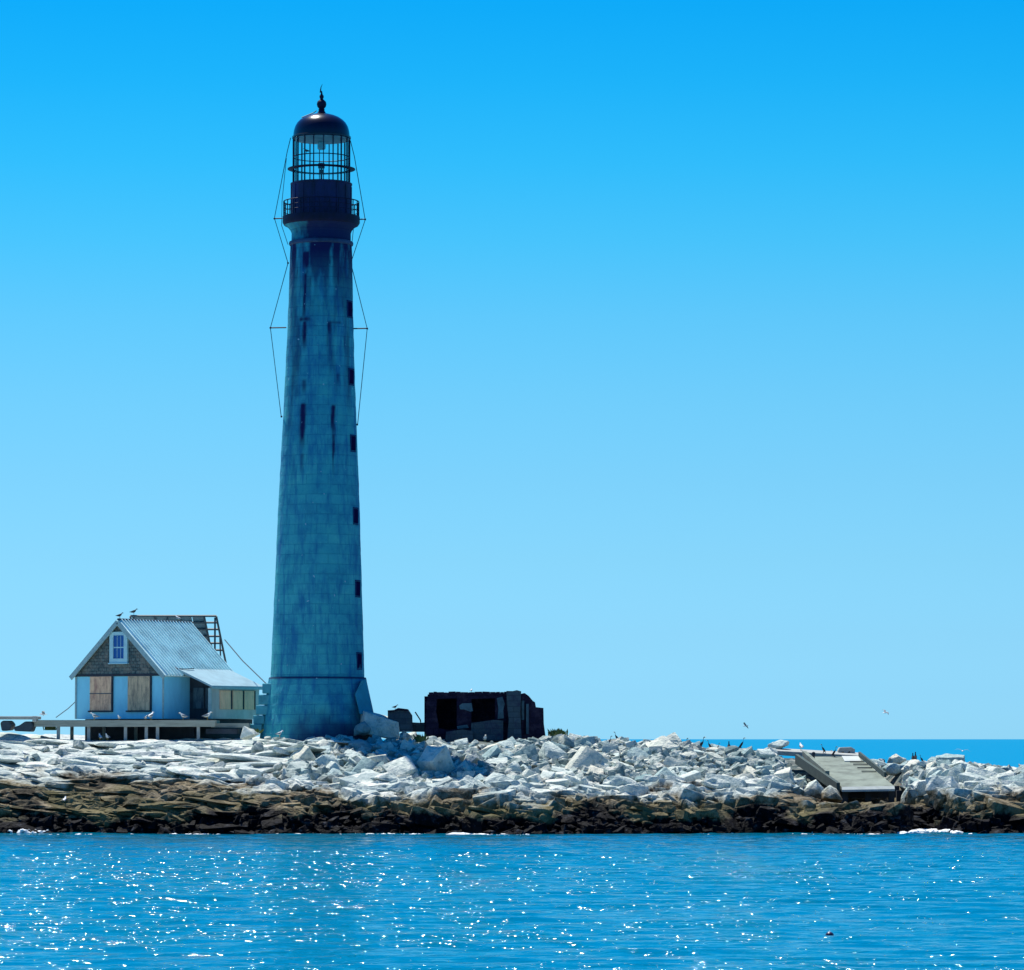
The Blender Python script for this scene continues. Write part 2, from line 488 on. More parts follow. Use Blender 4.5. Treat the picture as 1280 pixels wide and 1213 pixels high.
class MB:
    def __init__(self):
        self.v, self.f, self.uv = [], [], None

    def add(self, vs, fs):
        n = len(self.v)
        self.v += [tuple(x) for x in vs]
        self.f += [tuple(i + n for i in q) for q in fs]

    def box(self, c, s, rot=None):
        c = Vector(c)
        hx, hy, hz = s[0] / 2, s[1] / 2, s[2] / 2
        vs = [Vector((a, b, d)) for a in (-hx, hx) for b in (-hy, hy) for d in (-hz, hz)]
        if rot is not None:
            vs = [rot @ v for v in vs]
        self.add([v + c for v in vs], [(0, 1, 3, 2), (4, 6, 7, 5), (0, 4, 5, 1), (2, 3, 7, 6), (0, 2, 6, 4), (1, 5, 7, 3)])
        return self

    def hexa(self, pts):
        """8 points: bottom ring of 4, then top ring of 4"""
        self.add(pts, [(3, 2, 1, 0), (4, 5, 6, 7), (0, 1, 5, 4), (1, 2, 6, 5), (2, 3, 7, 6), (3, 0, 4, 7)])
        return self

    def prism(self, poly, ext):
        ext = Vector(ext)
        n = len(poly)
        self.add([Vector(p) for p in poly] + [Vector(p) + ext for p in poly],
                 [tuple(range(n - 1, -1, -1)), tuple(range(n, 2 * n))] + [(i, (i + 1) % n, n + (i + 1) % n, n + i) for i in range(n)])
        return self

    def tube(self, pts, r, segs=8):
        pts = [Vector(p) for p in pts]
        rs = r if isinstance(r, (list, tuple)) else [r] * len(pts)
        vs, fs = [], []
        for i, p in enumerate(pts):
            d = (pts[min(i + 1, len(pts) - 1)] - pts[max(i - 1, 0)]).normalized()
            a = d.cross(Vector((0.13, 0.31, 0.94))).normalized()
            if a.length < 0.1:
                a = d.cross(Vector((1, 0, 0))).normalized()
            b = d.cross(a)
            for k in range(segs):
                t = 2 * math.pi * k / segs
                vs.append(p + (a * math.cos(t) + b * math.sin(t)) * rs[i])
        for i in range(len(pts) - 1):
            for k in range(segs):
                k2 = (k + 1) % segs
                fs.append((i * segs + k, i * segs + k2, (i + 1) * segs + k2, (i + 1) * segs + k))
        fs.append(tuple(range(segs - 1, -1, -1)))
        fs.append(tuple(range((len(pts) - 1) * segs, len(pts) * segs)))
        self.add(vs, fs)
        return self

    def loft(self, spine, n=12):
        """spine: (x, z, ry, rz) sections across X; a continuous body"""
        vs, fs = [], []
        for i, (x, z, ry, rz) in enumerate(spine):
            for k in range(n):
                t = 2 * math.pi * k / n
                vs.append((x, ry * math.cos(t), z + rz * math.sin(t)))
        for i in range(len(spine) - 1):
            for k in range(n):
                k2 = (k + 1) % n
                fs.append((i * n + k, i * n + k2, (i + 1) * n + k2, (i + 1) * n + k))
        fs.append(tuple(range(n - 1, -1, -1)))
        fs.append(tuple(range((len(spine) - 1) * n, len(spine) * n)))
        self.add(vs, fs)
        return self

    def lathe(self, prof, segs, c=(0, 0, 0), cap=True):
        n0 = len(self.v)
        c = Vector(c)
        vs, fs = [], []
        for (r, z) in prof:
            for k in range(segs):
                t = 2 * math.pi * k / segs
                vs.append((c.x + r * math.sin(t), c.y - r * math.cos(t), c.z + z))
        for i in range(len(prof) - 1):
            for k in range(segs):
                k2 = (k + 1) % segs
                fs.append((i * segs + k, i * segs + k2, (i + 1) * segs + k2, (i + 1) * segs + k))
        if cap:
            fs.append(tuple(range(segs - 1, -1, -1)))
            fs.append(tuple(range((len(prof) - 1) * segs, len(prof) * segs)))
        self.add(vs, fs)
        return self

    def build(self, name, mat, parent=None, smooth=False, loc=None, bevel=0.0):
        me = bpy.data.meshes.new(name)
        o = bpy.data.objects.new(name, me)
        org = Vector((0, 0, 0))
        if parent is not None:
            org = ORG[parent.name]
        elif loc is not None:
            org = Vector(loc)
            o.location = org
        me.from_pydata([tuple(Vector(v) - org) for v in self.v], [], self.f)
        bm = bmesh.new()
        bm.from_mesh(me)
        bmesh.ops.recalc_face_normals(bm, faces=bm.faces)
        if bevel:
            bmesh.ops.bevel(bm, geom=bm.edges[:], offset=bevel, segments=1, affect='EDGES', clamp_overlap=True)
        bm.to_mesh(me)
        bm.free()
        me.materials.append(mat)
        if smooth:
            me.polygons.foreach_set('use_smooth', [True] * len(me.polygons))
            try:
                me.set_sharp_from_angle(angle=R(38))
            except Exception:
                pass
        COL.objects.link(o)
        if parent is not None:
            o.parent = parent
        ORG[o.name] = org
        return o


def copy_tree(o, parent=None):
    c = o.copy()
    COL.objects.link(c)
    if parent is not None:
        c.parent = parent
    for k in ('label', 'group'):
        if parent is None and k in c:
            del c[k]
    for ch in list(o.children):
        copy_tree(ch, c)
    return c


# ------------------------------------------------------------------ noise
def _h(ix, iy, s):
    n = (ix.astype(np.int64) * 374761393 + iy.astype(np.int64) * 668265263 + s * 974634) & 0x7fffffff
    n = ((n ^ (n >> 13)) * 1274126177) & 0x7fffffff
    return ((n ^ (n >> 16)) & 0xffff) / 65535.0


def vn(x, y, s=0):
    ix, iy = np.floor(x), np.floor(y)
    fx, fy = x - ix, y - iy
    fx, fy = fx * fx * (3 - 2 * fx), fy * fy * (3 - 2 * fy)
    a, b, c, d = _h(ix, iy, s), _h(ix + 1, iy, s), _h(ix, iy + 1, s), _h(ix + 1, iy + 1, s)
    return (a * (1 - fx) + b * fx) * (1 - fy) + (c * (1 - fx) + d * fx) * fy


def fbm(x, y, s=0, o=4):
    t, a, n = 0, 0.5, 0
    for k in range(o):
        t = t + a * vn(x * 2 ** k, y * 2 ** k, s + 17 * k)
        n += a
        a *= 0.5
    return t / n


def cells(x, y, s):
    """blocky fractured plateaus: random height and tilt per jittered cell"""
    ix, iy = np.floor(x), np.floor(y)
    best = np.full(x.shape, 9.0)
    val = np.zeros(x.shape)
    for dx in (-1, 0, 1):
        for dy in (-1, 0, 1):
            cx, cy = ix + dx, iy + dy
            px_ = cx + 0.5 + 0.8 * (_h(cx, cy, s) - 0.5)
            py_ = cy + 0.5 + 0.8 * (_h(cx, cy, s + 1) - 0.5)
            d = np.abs(x - px_) * 0.9 + np.abs(y - py_)
            h = (_h(cx, cy, s + 2) - 0.5) + (x - px_) * 0.45 * (_h(cx, cy, s + 3) - 0.5) + (y - py_) * 0.5 * (_h(cx, cy, s + 4) - 0.6)
            m = d < best
            best = np.where(m, d, best)
            val = np.where(m, h, val)
    return val


def sstep(a, b, x):
    t = np.clip((x - a) / (b - a), 0, 1)
    return t * t * (3 - 2 * t)


# ------------------------------------------------------------------ terrain
ZT_X = np.array([-60, -32, -29.5, -28, -19, -17.5, -13, -8, 2, 8, 12, 16, 20, 24, 28, 32, 60])
ZT_Z = np.array([5.3, 5.55, 5.40, 5.15, 5.10, 5.35, 5.25, 5.15, 5.05, 4.65, 4.40, 4.10, 3.8, 3.5, 3.2, 2.85, 2.2])


# the line of the island's top in the picture, and the line under the ramp that near rocks stay below
SK = np.array([(-200, 913), (0, 914), (60, 920), (100, 925), (200, 927), (250, 922), (275, 915), (330, 911), (350, 915), (400, 914), (430, 913), (465, 908), (500, 911), (530, 916), (560, 923), (590, 927), (640, 925),
               (680, 915), (700, 917), (760, 917), (830, 920), (880, 931), (905, 935), (960, 934), (1000, 938), (1050, 944), (1075, 946), (1100, 942), (1140, 947), (1165, 951), (1200, 947), (1230, 956), (1280, 962), (1500, 975)], float)
SK2 = np.array([(980, 900), (990, 945), (1000, 955), (1044, 984), (1050, 1004), (1126, 1004), (1130, 978), (1140, 940), (1150, 900)], float)


def too_high(x, y, z):
    px, py = to_px((x, y, z))
    lim = float(np.interp(px, SK[:, 0], SK[:, 1]))
    if y < 237 and 985 < px < 1145:
        lim = max(lim, float(np.interp(px, SK2[:, 0], SK2[:, 1])))
    return py < lim



def shore(x):
    n = (fbm(x * 0.16, x * 0 + 3.3, 5, 4) - 0.5) * 3.2
    notch = 3.4 * np.exp(-((x - 23.4) / 1.3) ** 2)
    return 214.6 + n + notch


def base_h(x, y):
    ds = shore(x)
    t = y - ds
    zt = np.interp(x, ZT_X, ZT_Z)
    left = 1 - sstep(-20, -11, x)
    zl = np.interp(t, [-30, -3, 0, 1.0, 3.0, 5.5, 8, 14, 23, 60], [-3.5, -1.2, -0.05, 0.75, 1.75, 2.75, 3.45, 4.35, 5.35, 5.6])
    zr = np.interp(t, [-30, -3, 0, 0.9, 2.4, 4.6, 8, 14, 20, 60], [-3.5, -1.2, -0.05, 0.75, 1.45, 2.1, 2.9, 4.0, 5.0, 5.1])
    z = zl * left + zr * (1 - left)
    z = np.where(z > zt, zt + (z - zt) * 0.12, z)
    z = np.where((x > 14), np.minimum(z, zt), z)
    inr = sstep(15.6, 17.0, x) * (1 - sstep(22.6, 24.0, x))
    capz = 0.95 + np.clip(y - 225, 0, 30) * .15
    z = z - inr * np.clip(z - capz, 0, 9)
    back = np.interp(x, [-60, -14, 5, 14, 24, 34, 60], [272, 270, 262, 254, 247, 242, 238])
    z = z - np.clip(y - back, 0, 16) * 0.55
    return z, t, left


def terrain_h(x, y):
    z, t, left = base_h(x, y)
    front = np.exp(-((t - 3.2) / 3.6) ** 2)
    c1 = cells(x / 2.6 + 0.25 * z, y / 1.25, 3)
    c2 = cells(x / 1.0 + 7, y / 0.55 + 3, 23)
    c3 = cells((x + 0.5 * y) / 6.0 + fbm(x * .3, y * .3, 71, 3), y / 2.3 + .6 * fbm(x * .4, y * .4, 72, 3), 43)
    amp1 = (0.20 + 0.75 * front) * (1 - 0.55 * left * sstep(7, 9, t))
    z = z + c1 * amp1 + c2 * (0.08 + 0.26 * front) * (1 - 0.6 * left * sstep(7, 9, t)) + c3 * 0.5 * left * sstep(4, 9, t) * (1 - 0.75 * sstep(12, 20, t))
    z = z + (fbm(x * 0.5, y * 0.5, 9, 4) - 0.5) * 0.5 * (1 - sstep(15, 24, t) * 0.7)
    return z


def th(x, y):
    return float(terrain_h(np.array([float(x)]), np.array([float(y)]))[0])


xs = np.arange(-52, 52.01, 0.15)
ys = np.concatenate([np.arange(208, 238, 0.14), np.arange(238, 290, 0.5)])
GX, GY = np.meshgrid(xs, ys)
GZ = terrain_h(GX, GY)


def grid_mesh(gx, gy, gz):
    ny, nx = gx.shape
    v = np.stack([gx, gy, gz], -1).reshape(-1, 3)
    i = np.arange(ny - 1)[:, None] * nx + np.arange(nx - 1)[None]
    f = np.stack([i, i + 1, i + 1 + nx, i + nx], -1).reshape(-1, 4)
    return v, f


def np_object(name, v, f, mat, smooth=True):
    me = bpy.data.meshes.new(name)
    me.vertices.add(len(v))
    me.vertices.foreach_set('co', np.asarray(v, np.float32).ravel())
    me.loops.add(f.size)
    me.loops.foreach_set('vertex_index', f.ravel().astype(np.int32))
    me.polygons.add(len(f))
    me.polygons.foreach_set('loop_start', (np.arange(len(f)) * f.shape[1]).astype(np.int32))
    me.update(calc_edges=True)
    me.polygons.foreach_set('use_smooth', [smooth] * len(f))
    me.materials.append(mat)
    o = bpy.data.objects.new(name, me)
    COL.objects.link(o)
    ORG[o.name] = Vector((0, 0, 0))
    return o


v, f = grid_mesh(GX, GY, GZ)
ground = np_object('ground', v, f, M['ground_gap_shade'], False)
tag(ground, kind='structure')


# rock shapes ---------------------------------------------------------------
def hull_rock(seed, kind):
    r = random.Random(seed)
    pts = []
    if kind == 'block':
        for a in (-1, 1):
            for b in (-1, 1):
                for c in (-1, 1):
                    pts.append((a * r.uniform(.6, 1), b * r.uniform(.6, 1), c * r.uniform(.55, 1)))
        for _ in range(5):
            pts.append((r.uniform(-1, 1), r.uniform(-1, 1), r.uniform(-1, 1)))
    elif kind == 'slab':
        for k in range(9):
            a = 2 * math.pi * (k + r.uniform(-.3, .3)) / 9
            q = r.uniform(.75, 1.1)
            for c in (-1, 1):
                pts.append((q * math.cos(a) * r.uniform(.85, 1.05), q * math.sin(a) * r.uniform(.8, 1), c * r.uniform(.28, .42)))
    elif kind == 'wedge':
        for a in (-1, 1):
            for b in (-1, 1):
                pts.append((a * r.uniform(.8, 1.1), b * r.uniform(.7, 1), -r.uniform(.5, .8)))
        pts += [(-r.uniform(.3, .9), r.uniform(-.6, .6), r.uniform(.8, 1.1)), (r.uniform(-.3, .5), r.uniform(-.6, .6), r.uniform(.5, 1.)),
                (r.uniform(.5, .9), r.uniform(-.4, .4), r.uniform(.0, .4)), (-.9, .3, .2), (r.uniform(-.4, .4), -.9, .1)]
    else:
        for _ in range(26):
            d = Vector((r.gauss(0, 1), r.gauss(0, 1), r.gauss(0, 1))).normalized()
            pts.append(tuple(d * r.uniform(.85, 1.05)))
    bm = bmesh.new()
    for p in pts:
        bm.verts.new(p)
    res = bmesh.ops.convex_hull(bm, input=bm.verts)
    junk = [g for g in res['geom_interior'] if isinstance(g, bmesh.types.BMVert)] + [g for g in res['geom_unused'] if isinstance(g, bmesh.types.BMVert)]
    bmesh.ops.delete(bm, geom=list(set(junk)), context='VERTS')
    bmesh.ops.dissolve_limit(bm, angle_limit=R(9), verts=bm.verts, edges=bm.edges)
    bmesh.ops.bevel(bm, geom=bm.edges[:], offset=0.05 if kind != 'rounded' else 0.12, segments=2, affect='EDGES', clamp_overlap=True, profile=0.5)
    bmesh.ops.triangulate(bm, faces=bm.faces)
    bmesh.ops.subdivide_edges(bm, edges=[e for e in bm.edges if e.calc_length() > 0.45], cuts=1)
    bmesh.ops.triangulate(bm, faces=bm.faces)
    for v_ in bm.verts:
        n_ = mnoise.noise(v_.co * 1.7 + Vector((seed, 0, 0))) * 0.14 + mnoise.noise(v_.co * 4.1 + Vector((0, seed, 0))) * 0.035
        v_.co += v_.co.normalized() * n_
    bmesh.ops.recalc_face_normals(bm, faces=bm.faces)
    return bm


ROCKS = []
for kind, cnt in (('block', 9), ('slab', 6), ('wedge', 7), ('rounded', 5)):
    for k in range(cnt):
        bm = hull_rock(101 + 37 * k + len(kind) * 1000, kind)
        me = bpy.data.meshes.new('boulder')
        bm.to_mesh(me)
        bm.free()
        me.polygons.foreach_set('use_smooth', [True] * len(me.polygons))
        me.set_sharp_from_angle(angle=R(30))
        me.materials.append(M['boulder'])
        vv = np.empty(len(me.vertices) * 3, np.float32)
        me.vertices.foreach_get('co', vv)
        ff = np.array([p.vertices[:] for p in me.polygons])
        ROCKS.append((kind, me, vv.reshape(-1, 3), ff))


class Pile:
    """many rocks in one mesh (bedrock or rubble nobody could count)"""
    def __init__(self):
        self.v, self.f, self.n = [], [], 0

    def put(self, kinds, loc, size, euler, r):
        cand = [q for q in ROCKS if q[0] in kinds]
        k, me, vv, ff = cand[r.randrange(len(cand))]
        m = np.array(Matrix.LocRotScale(None, euler.to_quaternion(), None).to_3x3())
        self.v.append((vv * np.array(size)) @ m.T + np.array(loc))
        self.f.append(ff + self.n)
        self.n += len(vv)

    def build(self, name, mat):
        return np_object(name, np.concatenate(self.v), np.concatenate(self.f), mat, False)


from mathutils import Euler
# the fractured ledges that rise out of the sea and the smooth slabs above them on the west side
rl = random.Random(5)
pl = Pile()
for i in range(4600):
    x = rl.uniform(-50, 50)
    d = float(shore(np.array([x]))[0])
    t = rl.triangular(-0.6, 8.5, 2.0)
    y = d + t
    if x > -14 and t > 6.5:
        continue
    z = float(base_h(np.array([x]), np.array([y]))[0][0])
    wst = x < -13 + rl.gauss(0, 3)
    w = min(2.2 if wst else 1.5, (.42 if wst else .3) * math.exp(abs(rl.gauss(0, .75))))
    if 16.9 < x < 23.6 and t > 2.5:
        continue
    hgt = rl.uniform(.2, .55) if wst else rl.uniform(.3, .85)
    if too_high(x, y, z + hgt * .5):
        continue
    pl.put(('slab', 'wedge', 'rounded', 'slab') if wst else ('slab', 'block', 'wedge', 'rounded'), (x, y + w * .2, z + rl.uniform(-.15, .42)), (w, w * rl.uniform(.45, .8), hgt * min(w, .8)),
           Euler((R(rl.gauss(2, 6 if wst else 12)), R(rl.gauss(4, 5 if wst else 11)), R(rl.gauss(8, 15 if wst else 30)))), rl)
for i in range(300):                                   # pale slabs
    x = rl.uniform(-50, -12)
    d = float(shore(np.array([x]))[0])
    t = rl.uniform(7.5, 24)
    y = d + t
    z = th(x, y)
    w = rl.uniform(.4, 2.4)
    if too_high(x, y, z + .15):
        continue
    pl.put(('rounded', 'slab', 'slab'), (x, y, z - rl.uniform(.04, .22) * w ** .5), (w * 1.9, w * rl.uniform(.5, .8), rl.uniform(.2, .5)),
           Euler((R(rl.gauss(3, 5)), R(rl.gauss(3, 5)), R(rl.gauss(10, 25)))), rl)
for i in range(2600):                                  # small weed-covered knobs in the tide zone
    x = rl.uniform(-40, 40)
    d = float(shore(np.array([x]))[0])
    t = rl.triangular(-0.9, 3.6, 0.2)
    z = float(base_h(np.array([x]), np.array([d + t]))[0][0])
    w = rl.uniform(.1, .42)
    pl.put(('rounded', 'block'), (x, d + t - .2, z + rl.uniform(-.1, .25)), (w * 1.25, w, w * .7), Euler((rl.uniform(-.5, .5), rl.uniform(-.5, .5), rl.uniform(0, 6))), rl)
ledge = pl.build('rocky_shore', M['ledge'])
tag(ledge, kind='structure')

# ------------------------------------------------------------------ sea
wr = np.random.default_rng(3)
wx = np.arange(-46, 46.01, 0.17)
wy = np.concatenate([np.arange(70, 219, 0.16), np.arange(219.5, 300, 1.0)])
WX, WY = np.meshgrid(wx, wy)
WZ = np.zeros_like(WX)
for k in range(70):
    lam = 0.6 * (5.0 / 0.6) ** (wr.random() ** 1.5)
    th_ = wr.normal(-1.55, 0.24)
    kx, ky = 2 * math.pi / lam * math.cos(th_), 2 * math.pi / lam * math.sin(th_)
    a = 0.0032 * lam ** 0.75
    ph = wr.random() * 6.28
    s_ = np.sin(kx * WX + ky * WY + ph + 0.6 * vn(WX * .12, WY * .12, 60 + k))
    WZ += a * (s_ + 0.35 * s_ * s_)
patch = 0.55 + 0.75 * fbm(WX * 0.07, WY * 0.045, 77, 3)
WZ *= patch * (1 - 0.1 * sstep(180, 206, WY))
edge = sstep(0, 3, np.minimum(np.minimum(WX + 46, 46 - WX), np.minimum(WY - 70, 299.5 - WY)))
WZ *= edge
vw, fw = grid_mesh(WX, WY, WZ)
B = 90000.0
x0, x1, y0, y1 = wx[0], wx[-1], wy[0], wy[-1]
ring = np.array([[-B, -400, 0], [B, -400, 0], [B, B, 0], [-B, B, 0], [x0, y0, 0], [x1, y0, 0], [x1, y1, 0], [x0, y1, 0]])
nb_ = len(vw)
rf = np.array([[0, 1, 5, 4], [1, 2, 6, 5], [2, 3, 7, 6], [3, 0, 4, 7]]) + nb_
sea = np_object('sea', np.concatenate([vw, ring]), np.concatenate([fw, rf]), M['water'], True)
tag(sea, kind='structure')

# ------------------------------------------------------------------ lighthouse
TD = 240.0
TC = P(399, 924, TD)
TX = TC.x


def tz(py):
    return P(399, py, TD).z


TS = F / TD


def tr(half_px):
    return half_px / TS


zb = th(TX, TD) - 0.8
lh = empty('lighthouse', (TX - 0.12, TD, zb), 'tall tapering grey granite lighthouse with black lantern room on top', 'lighthouse')


def stone_lathe(name, prof, segs, parent, cx, rows, stain_tone_fn=None, wobble=0.0):
    """UV-mapped stone shell; profile is (r, z)"""
    pr = np.array(prof, float)
    zz = np.linspace(pr[0, 1], pr[-1, 1], rows)
    rr = np.interp(zz, pr[:, 1], pr[:, 0])
    ph = np.linspace(-math.pi, math.pi, segs + 1)
    PHI, Z = np.meshgrid(ph, zz)
    RR = np.repeat(rr[:, None], segs + 1, 1)
    per = np.where(np.abs(PHI) > 3.1, 0, 1)
    RR = RR + wobble * (fbm(PHI * 4, Z * 1.6, 31, 3) - 0.5) * per
    CX = cx(Z) if callable(cx) else cx
    X, Y = CX + RR * np.sin(PHI), TD - RR * np.cos(PHI)
    v_, f_ = grid_mesh(X, Y, Z)
    org = ORG[parent.name]
    o = np_object(name, v_ - np.array(org), f_, M['tower'], True)
    o.parent = parent
    ORG[o.name] = org
    me = o.data
    uv = me.uv_layers.new(name='UVMap')
    U = (PHI * 2.45).ravel()
    V = Z.ravel()
    idx = f_.ravel()
    uv.data.foreach_set('uv', np.stack([U[idx], V[idx]], -1).astype(np.float32).ravel())
    if stain_tone_fn is not None:
        at = me.attributes.new('stain_and_tone', 'FLOAT', 'POINT')
        at.data.foreach_set('value', stain_tone_fn(PHI, Z).astype(np.float32).ravel())
    return o


def axis(Z):          # the tower leans a hair in the picture
    return TX + np.interp(Z, [tz(920), tz(845), tz(320)], [-0.12, -0.12, 0.02])


def stains(PHI, Z):
    s = np.zeros_like(PHI)
    wob = (fbm(PHI * 9, Z * 0.8, 3, 4) - 0.5)
    n = fbm(PHI * 14, Z * 1.0, 8, 4)
    for phi0, y0, y1, w, st in ((-.46, 318, 350, .12, 1.2), (-.47, 345, 425, .055, 1.0), (.60, 325, 385, .06, .85), (-.44, 405, 450, .06, 1.0), (.34, 405, 432, .055, .95), (.60, 470, 490, .05, .5),
                                (-.42, 478, 500, .06, .7), (-.42, 508, 575, .075, 1.25), (.43, 510, 560, .06, 1.2), (.42, 545, 605, .03, .9), (-.41, 570, 600, .04, .6),
                                (.40, 440, 470, .03, .5), (-.47, 400, 408, .2, .8), (.5, 405, 410, .22, .8), (.1, 330, 380, .1, .4)):
        z1, z0 = tz(y0), tz(y1)
        m = (1 - sstep(w * .5, w * 1.5, np.abs(PHI - phi0 + wob * .09))) * sstep(z0, z0 + (z1 - z0) * .6, Z) * (1 - sstep(z1 - .15, z1 + .1, Z))
        s = np.maximum(s, m * st * (0.45 + 1.1 * n))
    # rust and soot washed down from the gallery
    top = sstep(tz(455), tz(300), Z)
    s = np.maximum(s, top * np.clip((fbm(PHI * 5, Z * .45, 13, 5) - .38 + .18 * top + 0.10 * np.sin(PHI)) * 4.0, 0, 1) * (.45 + .6 * top))
    s = np.maximum(s, .55 * np.clip((fbm(PHI * 3, Z * .2, 19, 5) - .56) * 6, 0, 1) * sstep(tz(640), tz(480), Z))
    return np.clip(s, 0, 1)


def base_tone(PHI, Z):
    s = .85 * (1 - sstep(tz(925), tz(872), Z + (fbm(PHI * 4, Z, 4, 3) - .5) * 1.6)) * sstep(-.75, -.1, PHI)  # darker towards the foot, on the front and right only
    s = np.maximum(s, .9 * sstep(tz(850.5), tz(848.5), Z))  # dark line where the shaft meets the base
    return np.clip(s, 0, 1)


shaft_prof = [(tr(58.6), tz(847)), (tr(50.4), tz(620)), (tr(44.8), tz(500)), (tr(41.0), tz(400)), (tr(38.6), tz(306))]
stone_lathe('tower_shaft', shaft_prof, 170, lh, axis, 460, stains, 0.05)
stone_lathe('tower_base', [(tr(74), tz(935)), (tr(71.0), tz(915)), (tr(66), tz(880)), (tr(61.0), tz(849)), (tr(60.4), tz(847.2))], 120, lh, TX - 0.12, 70, base_tone, 0.10)
# stepped foundation stones on the west side and a flat facet on the east
bs = MB()
for (px, py, w, h) in ((333, 861, 12, 14), (329, 875, 14, 14), (326, 888, 14, 13), (322, 900, 13, 12), (318, 910, 14, 10)):
    c = P(px + 7.5, py, TD - 0.5)
    bs.box(c, (w / TS + .1, 1.6, h / TS * .9), Matrix.Rotation(R(-20), 3, 'Z'))
bs.build('stepped_stone', worn('pale_step_stone', (0.05, 0.30, 0.37), 0.85, 0.35, 1.5), lh, bevel=.04)
bf = MB()
fpoly = [P(458, 850, TD - 1.6), P(467.5, 893, TD - 1.7), P(450, 893, TD - 2.75), P(444, 868, TD - 2.6), P(452, 851, TD - 2.1)]
bf.prism(fpoly, (-.1, .9, 0))
bf.build('base_facet', worn('grey_facet', (0.028, 0.31, 0.40), 0.85, 0.25, 1.2), lh)
# neck, ring and cove under the gallery
cz = Vector((TX + .02, TD, 0))
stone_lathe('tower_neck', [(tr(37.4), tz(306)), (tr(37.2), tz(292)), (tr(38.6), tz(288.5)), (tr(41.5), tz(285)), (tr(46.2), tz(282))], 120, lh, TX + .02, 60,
            lambda p, z: np.clip(.25 + 1.3 * sstep(-.75, .1, p) + (fbm(p * 6, z, 3, 4) - .5) * 1.8, 0, .97), 0.02)  # neck darkens unevenly across the front to the right
MB().lathe([(tr(38), tz(308)), (tr(40), tz(307)), (tr(40.6), tz(305)), (tr(40), tz(303)), (tr(37.3), tz(302))], 72, cz, False).build(
    'string_course', worn('stained_ring_stone', (0.03, 0.06, 0.13), 0.8, .7, 1.2), lh, True)
MB().lathe([(tr(30), tz(282.5)), (tr(46.6), tz(282.2)), (tr(48.6), tz(279)), (tr(48.6), tz(271.5)), (tr(37), tz(270))], 72, cz).build('gallery_deck', M['iron'], lh, True)
rail = MB()
for k in range(24):
    a = 2 * math.pi * k / 24
    p = Vector((cz.x + tr(47.3) * math.sin(a), TD - tr(47.3) * math.cos(a), 0))
    rail.tube([(p.x, p.y, tz(271.5)), (p.x, p.y, tz(252.5))], .035, 6)
for zy, rr in ((252.8, .035), (259, .022), (265, .022)):
    rail.tube([(cz.x + tr(47.3) * math.sin(a), TD - tr(47.3) * math.cos(a), tz(zy)) for a in np.linspace(0, 2 * math.pi, 73)], rr, 6)
rail.build('gallery_railing', M['iron'], lh, True)
drum = MB().lathe([(tr(38.2), tz(271)), (tr(38.2), tz(232)), (tr(38.9), tz(231.6)), (tr(38.9), tz(230)), (tr(37), tz(229.3))], 72, cz).build('lantern_wall', M['drum'], lh, True)
ribs = MB()
for k in range(16):
    a = 2 * math.pi * (k + .5) / 16
    p = Vector((cz.x + tr(38.3) * math.sin(a), TD - tr(38.3) * math.cos(a), (tz(270) + tz(233)) / 2))
    ribs.box(p, (.09, .06, tz(233) - tz(270)), Matrix.Rotation(a, 3, 'Z'))
ribs.build('plate_seam', M['drum'], drum)
# lantern glazing
mull = MB()
for k in range(18):
    a = 2 * math.pi * (k + .35) / 18
    r_ = tr(35.6)
    p = Vector((cz.x + r_ * math.sin(a), TD - r_ * math.cos(a), (tz(230) + tz(173)) / 2))
    mull.box(p, (.05, .09, tz(173) - tz(230)), Matrix.Rotation(a, 3, 'Z'))
for zy in (197.0,):
    mull.tube([(cz.x + tr(35.6) * math.sin(a), TD - tr(35.6) * math.cos(a), tz(zy)) for a in np.linspace(0, 2 * math.pi, 65)], .032, 6)
glz = mull.build('glazing_bars', M['iron'], lh)
MB().lathe([(tr(35.2), tz(229.5)), (tr(35.2), tz(173.5))], 64, cz, False).build('lantern_glass', M['glass'], lh, True)
MB().lathe([(tr(36), tz(213.2)), (tr(38), tz(212.8)), (tr(42.6), tz(212.2)), (tr(42.6), tz(211.4)), (tr(38), tz(211.2)), (tr(36), tz(211.0)), (tr(36), tz(213.2))], 64, cz, False).build('lantern_handrail', M['iron'], lh, True)
dome_prof = [(36.2, 174), (37.2, 173.5), (37.2, 171.5), (35.6, 170.8), (35.3, 167), (34.6, 163), (33.2, 158.5), (30.6, 154), (27, 150.4), (22.4, 147.3), (17, 145), (11, 143.3), (6.2, 142.2), (5.6, 141.5)]
dome = MB().lathe([(tr(r_), tz(y_)) for r_, y_ in dome_prof], 72, cz).build('dome_roof', M['dome'], lh, True)
MB().lathe([(tr(8), tz(177.5)), (tr(35.4), tz(175.3)), (tr(35.4), tz(174.2))], 64, cz, True).build('dome_soffit', M['soffit'], lh, True)
fin_prof = [(5.6, 142.2), (4.6, 140), (3.4, 138.6), (4.3, 137.6), (3.2, 136.4), (5.4, 133.6), (6.1, 130.6), (5.4, 127.4), (3.0, 125.2), (1.8, 124), (2.7, 122), (2.7, 120), (1.4, 118.4), (.9, 116), (.6, 114)]
fin = MB().lathe([(tr(r_), tz(y_)) for r_, y_ in fin_prof], 28, cz).build('finial', M['iron'], dome, True)
MB().tube([P(400.6, 116, TD), P(400.8, 112, TD), P(401.4, 109, TD), P(403, 105.5, TD)], [.05, .035, .025, .012], 6).build('lightning_rod', M['iron'], fin)
MB().tube([P(395.6, 138.5, TD), P(392, 141.2, TD), P(386, 143.6, TD), P(377, 147.2, TD)], .03, 6).build('ground_strap', M['rod'], dome)
